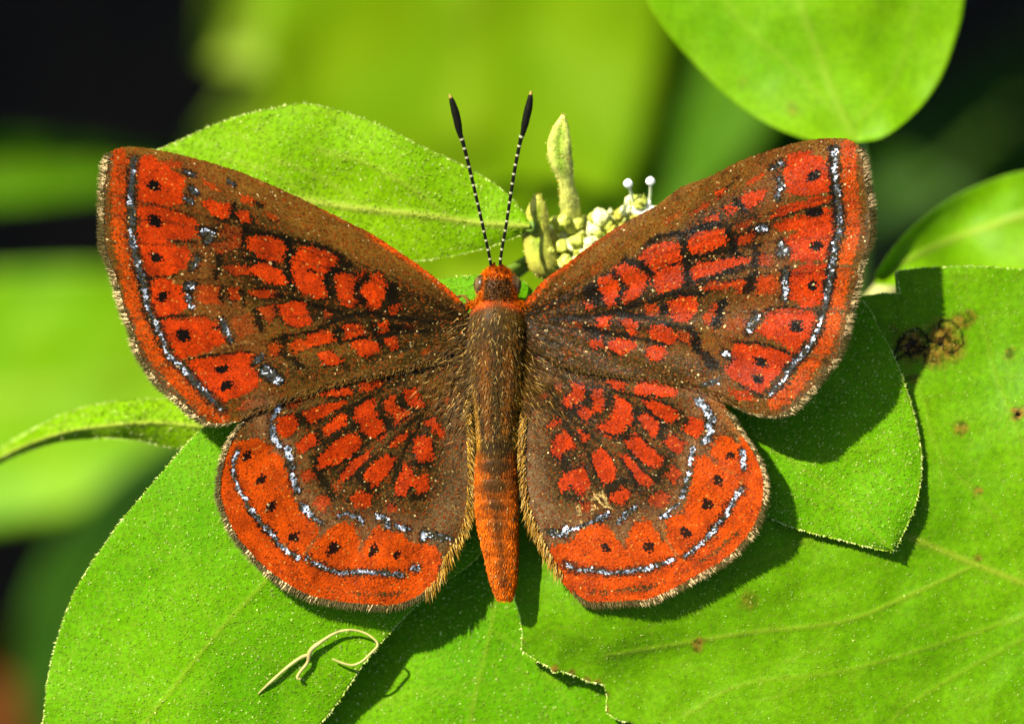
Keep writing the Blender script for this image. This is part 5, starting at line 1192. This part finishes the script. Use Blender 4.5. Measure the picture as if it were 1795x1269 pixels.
# antennae
for pts in ([(862, 476), (858, 450), (846, 395), (826, 308), (812, 252), (806, 234), (800, 205), (793, 180), (788, 166)], [(877, 476), (878, 450), (888, 390), (901, 305), (912, 248), (917, 232), (923, 205), (928, 182), (931, 160)]):
    pp = spline(np.array(pts, float), 300)
    s = np.linspace(0, 1, 300)
    z = 0.025 + 0.16 * s
    rad = np.interp(s, [0, .05, .3, .7, .76, .82, .9, .96, 1], [3.2, 2.6, 2.7, 3.2, 4.2, 6.6, 7.0, 5, 1.5]) * S
    ringp = np.zeros(300)
    for c_ in np.linspace(.07, .745, 14):
        ringp = np.maximum(ringp, np.exp(-((s - c_) / .0050) ** 4))
    rad = rad * (1 + .14 * ringp)
    v, f = tube(P(pp[:, 0], pp[:, 1], z), rad, 12)
    cc = np.empty((300, 3)); cc[:] = lin((26, 26, 12))
    cc = cc * (1 - ringp[:, None]) + lin((250, 246, 180)) * ringp[:, None]
    cc[s > .982] = lin((224, 190, 90)); cc[s < .035] = lin((150, 60, 10))
    cc = np.concatenate([np.repeat(cc, 12, 0), cc[:1], cc[-1:]]) / KEXP
    mesh_obj('antenna', v, f, M_body, bfly, colors=cc)
# palps between the antennae, and legs reaching down to the leaves
for sx in (-1, 1):
    v, f = blob([(872 + sx * 9, 482, 0.0), (872 + sx * 8, 470, .012), (872 + sx * 5, 460, .012)], [6, 6, 4, 1.5], sides=10)
    mesh_obj('palp', v, f, M_body, bfly, colors=np.broadcast_to(C(226, 96, 14), (len(v), 3)))
    for y0, y1, x1, z1 in ((555, 520, 56, -.13), (600, 610, 74, -.125), (650, 690, 66, -.11)):
        a, b, c = P(871 + sx * 18, y0, -.05), P(871 + sx * x1 * .8, (y0 + y1) / 2, -.045), P(871 + sx * x1, y1, z1)
        v, f = tube(spline(np.array([a, b, c, c + [sx * .03, 0, 0]]), 20), np.linspace(.009, .004, 20), 8)
        mesh_obj('leg', v, f, M_body, bfly, colors=np.broadcast_to(C(150, 96, 40), (len(v), 3)))

# ------------------------------------------------------------------ dry tendril on the large leaf
def leaf_top(x, y): return idw([(835, 975, -0.055), (600, 1100, -0.07), (345, 760, -0.07), (100, 1250, -0.14), (560, 1269, -0.1), (860, 490, -0.13), (500, 900, -0.06)])(x, y)
tend = thing('dry_tendril', 'thin curled straw-coloured dry tendril lying on the broad hairy leaf', 'tendril', tuple(P(550, 1160, -0.08)))
def tz(pts, lift): return np.array([P(x, y, leaf_top(x, y) + lift - .022 + l * .26) for x, y, l in pts])
Zt = lambda p: [(434 + x / 5.983, 1060 + y / 5.983, l) for x, y, l in p]
for nm, pts, rad in (('stalk', Zt([(110, 930, 0), (250, 800, .01), (420, 650, .014), (560, 550, .018), (650, 520, .022)]), [2, 5.5, 6, 6, 7]),
                     ('curl', Zt([(560, 780, .01), (520, 760, .016), (560, 690, .024), (630, 600, .03), (660, 480, .034), (780, 380, .04), (930, 290, .045), (1080, 262, .045), (1220, 290, .04), (1320, 350, .034), (1365, 420, .03), (1300, 500, .026), (1200, 590, .022), (1100, 630, .018), (1000, 610, .014), (890, 565, .008)]), [5, 6, 6, 9, 8, 6, 5, 4.5, 4, 4, 4.5, 5, 4, 4, 5, 3])):
    c = tz(pts, 0.012)
    path = spline(c, 90); rd = np.interp(np.linspace(0, 1, 90), np.linspace(0, 1, len(rad)), rad) * S * .46
    v, f = tube(path, rd, 10)
    cc = np.broadcast_to(C(238, 222, 128), (len(v), 3)) * (1 + .3 * vnoise(v[:, 0] / S, v[:, 1] / S, 12.0, 9))[:, None]
    mesh_obj(nm, v, f, M_dry, tend, colors=cc)
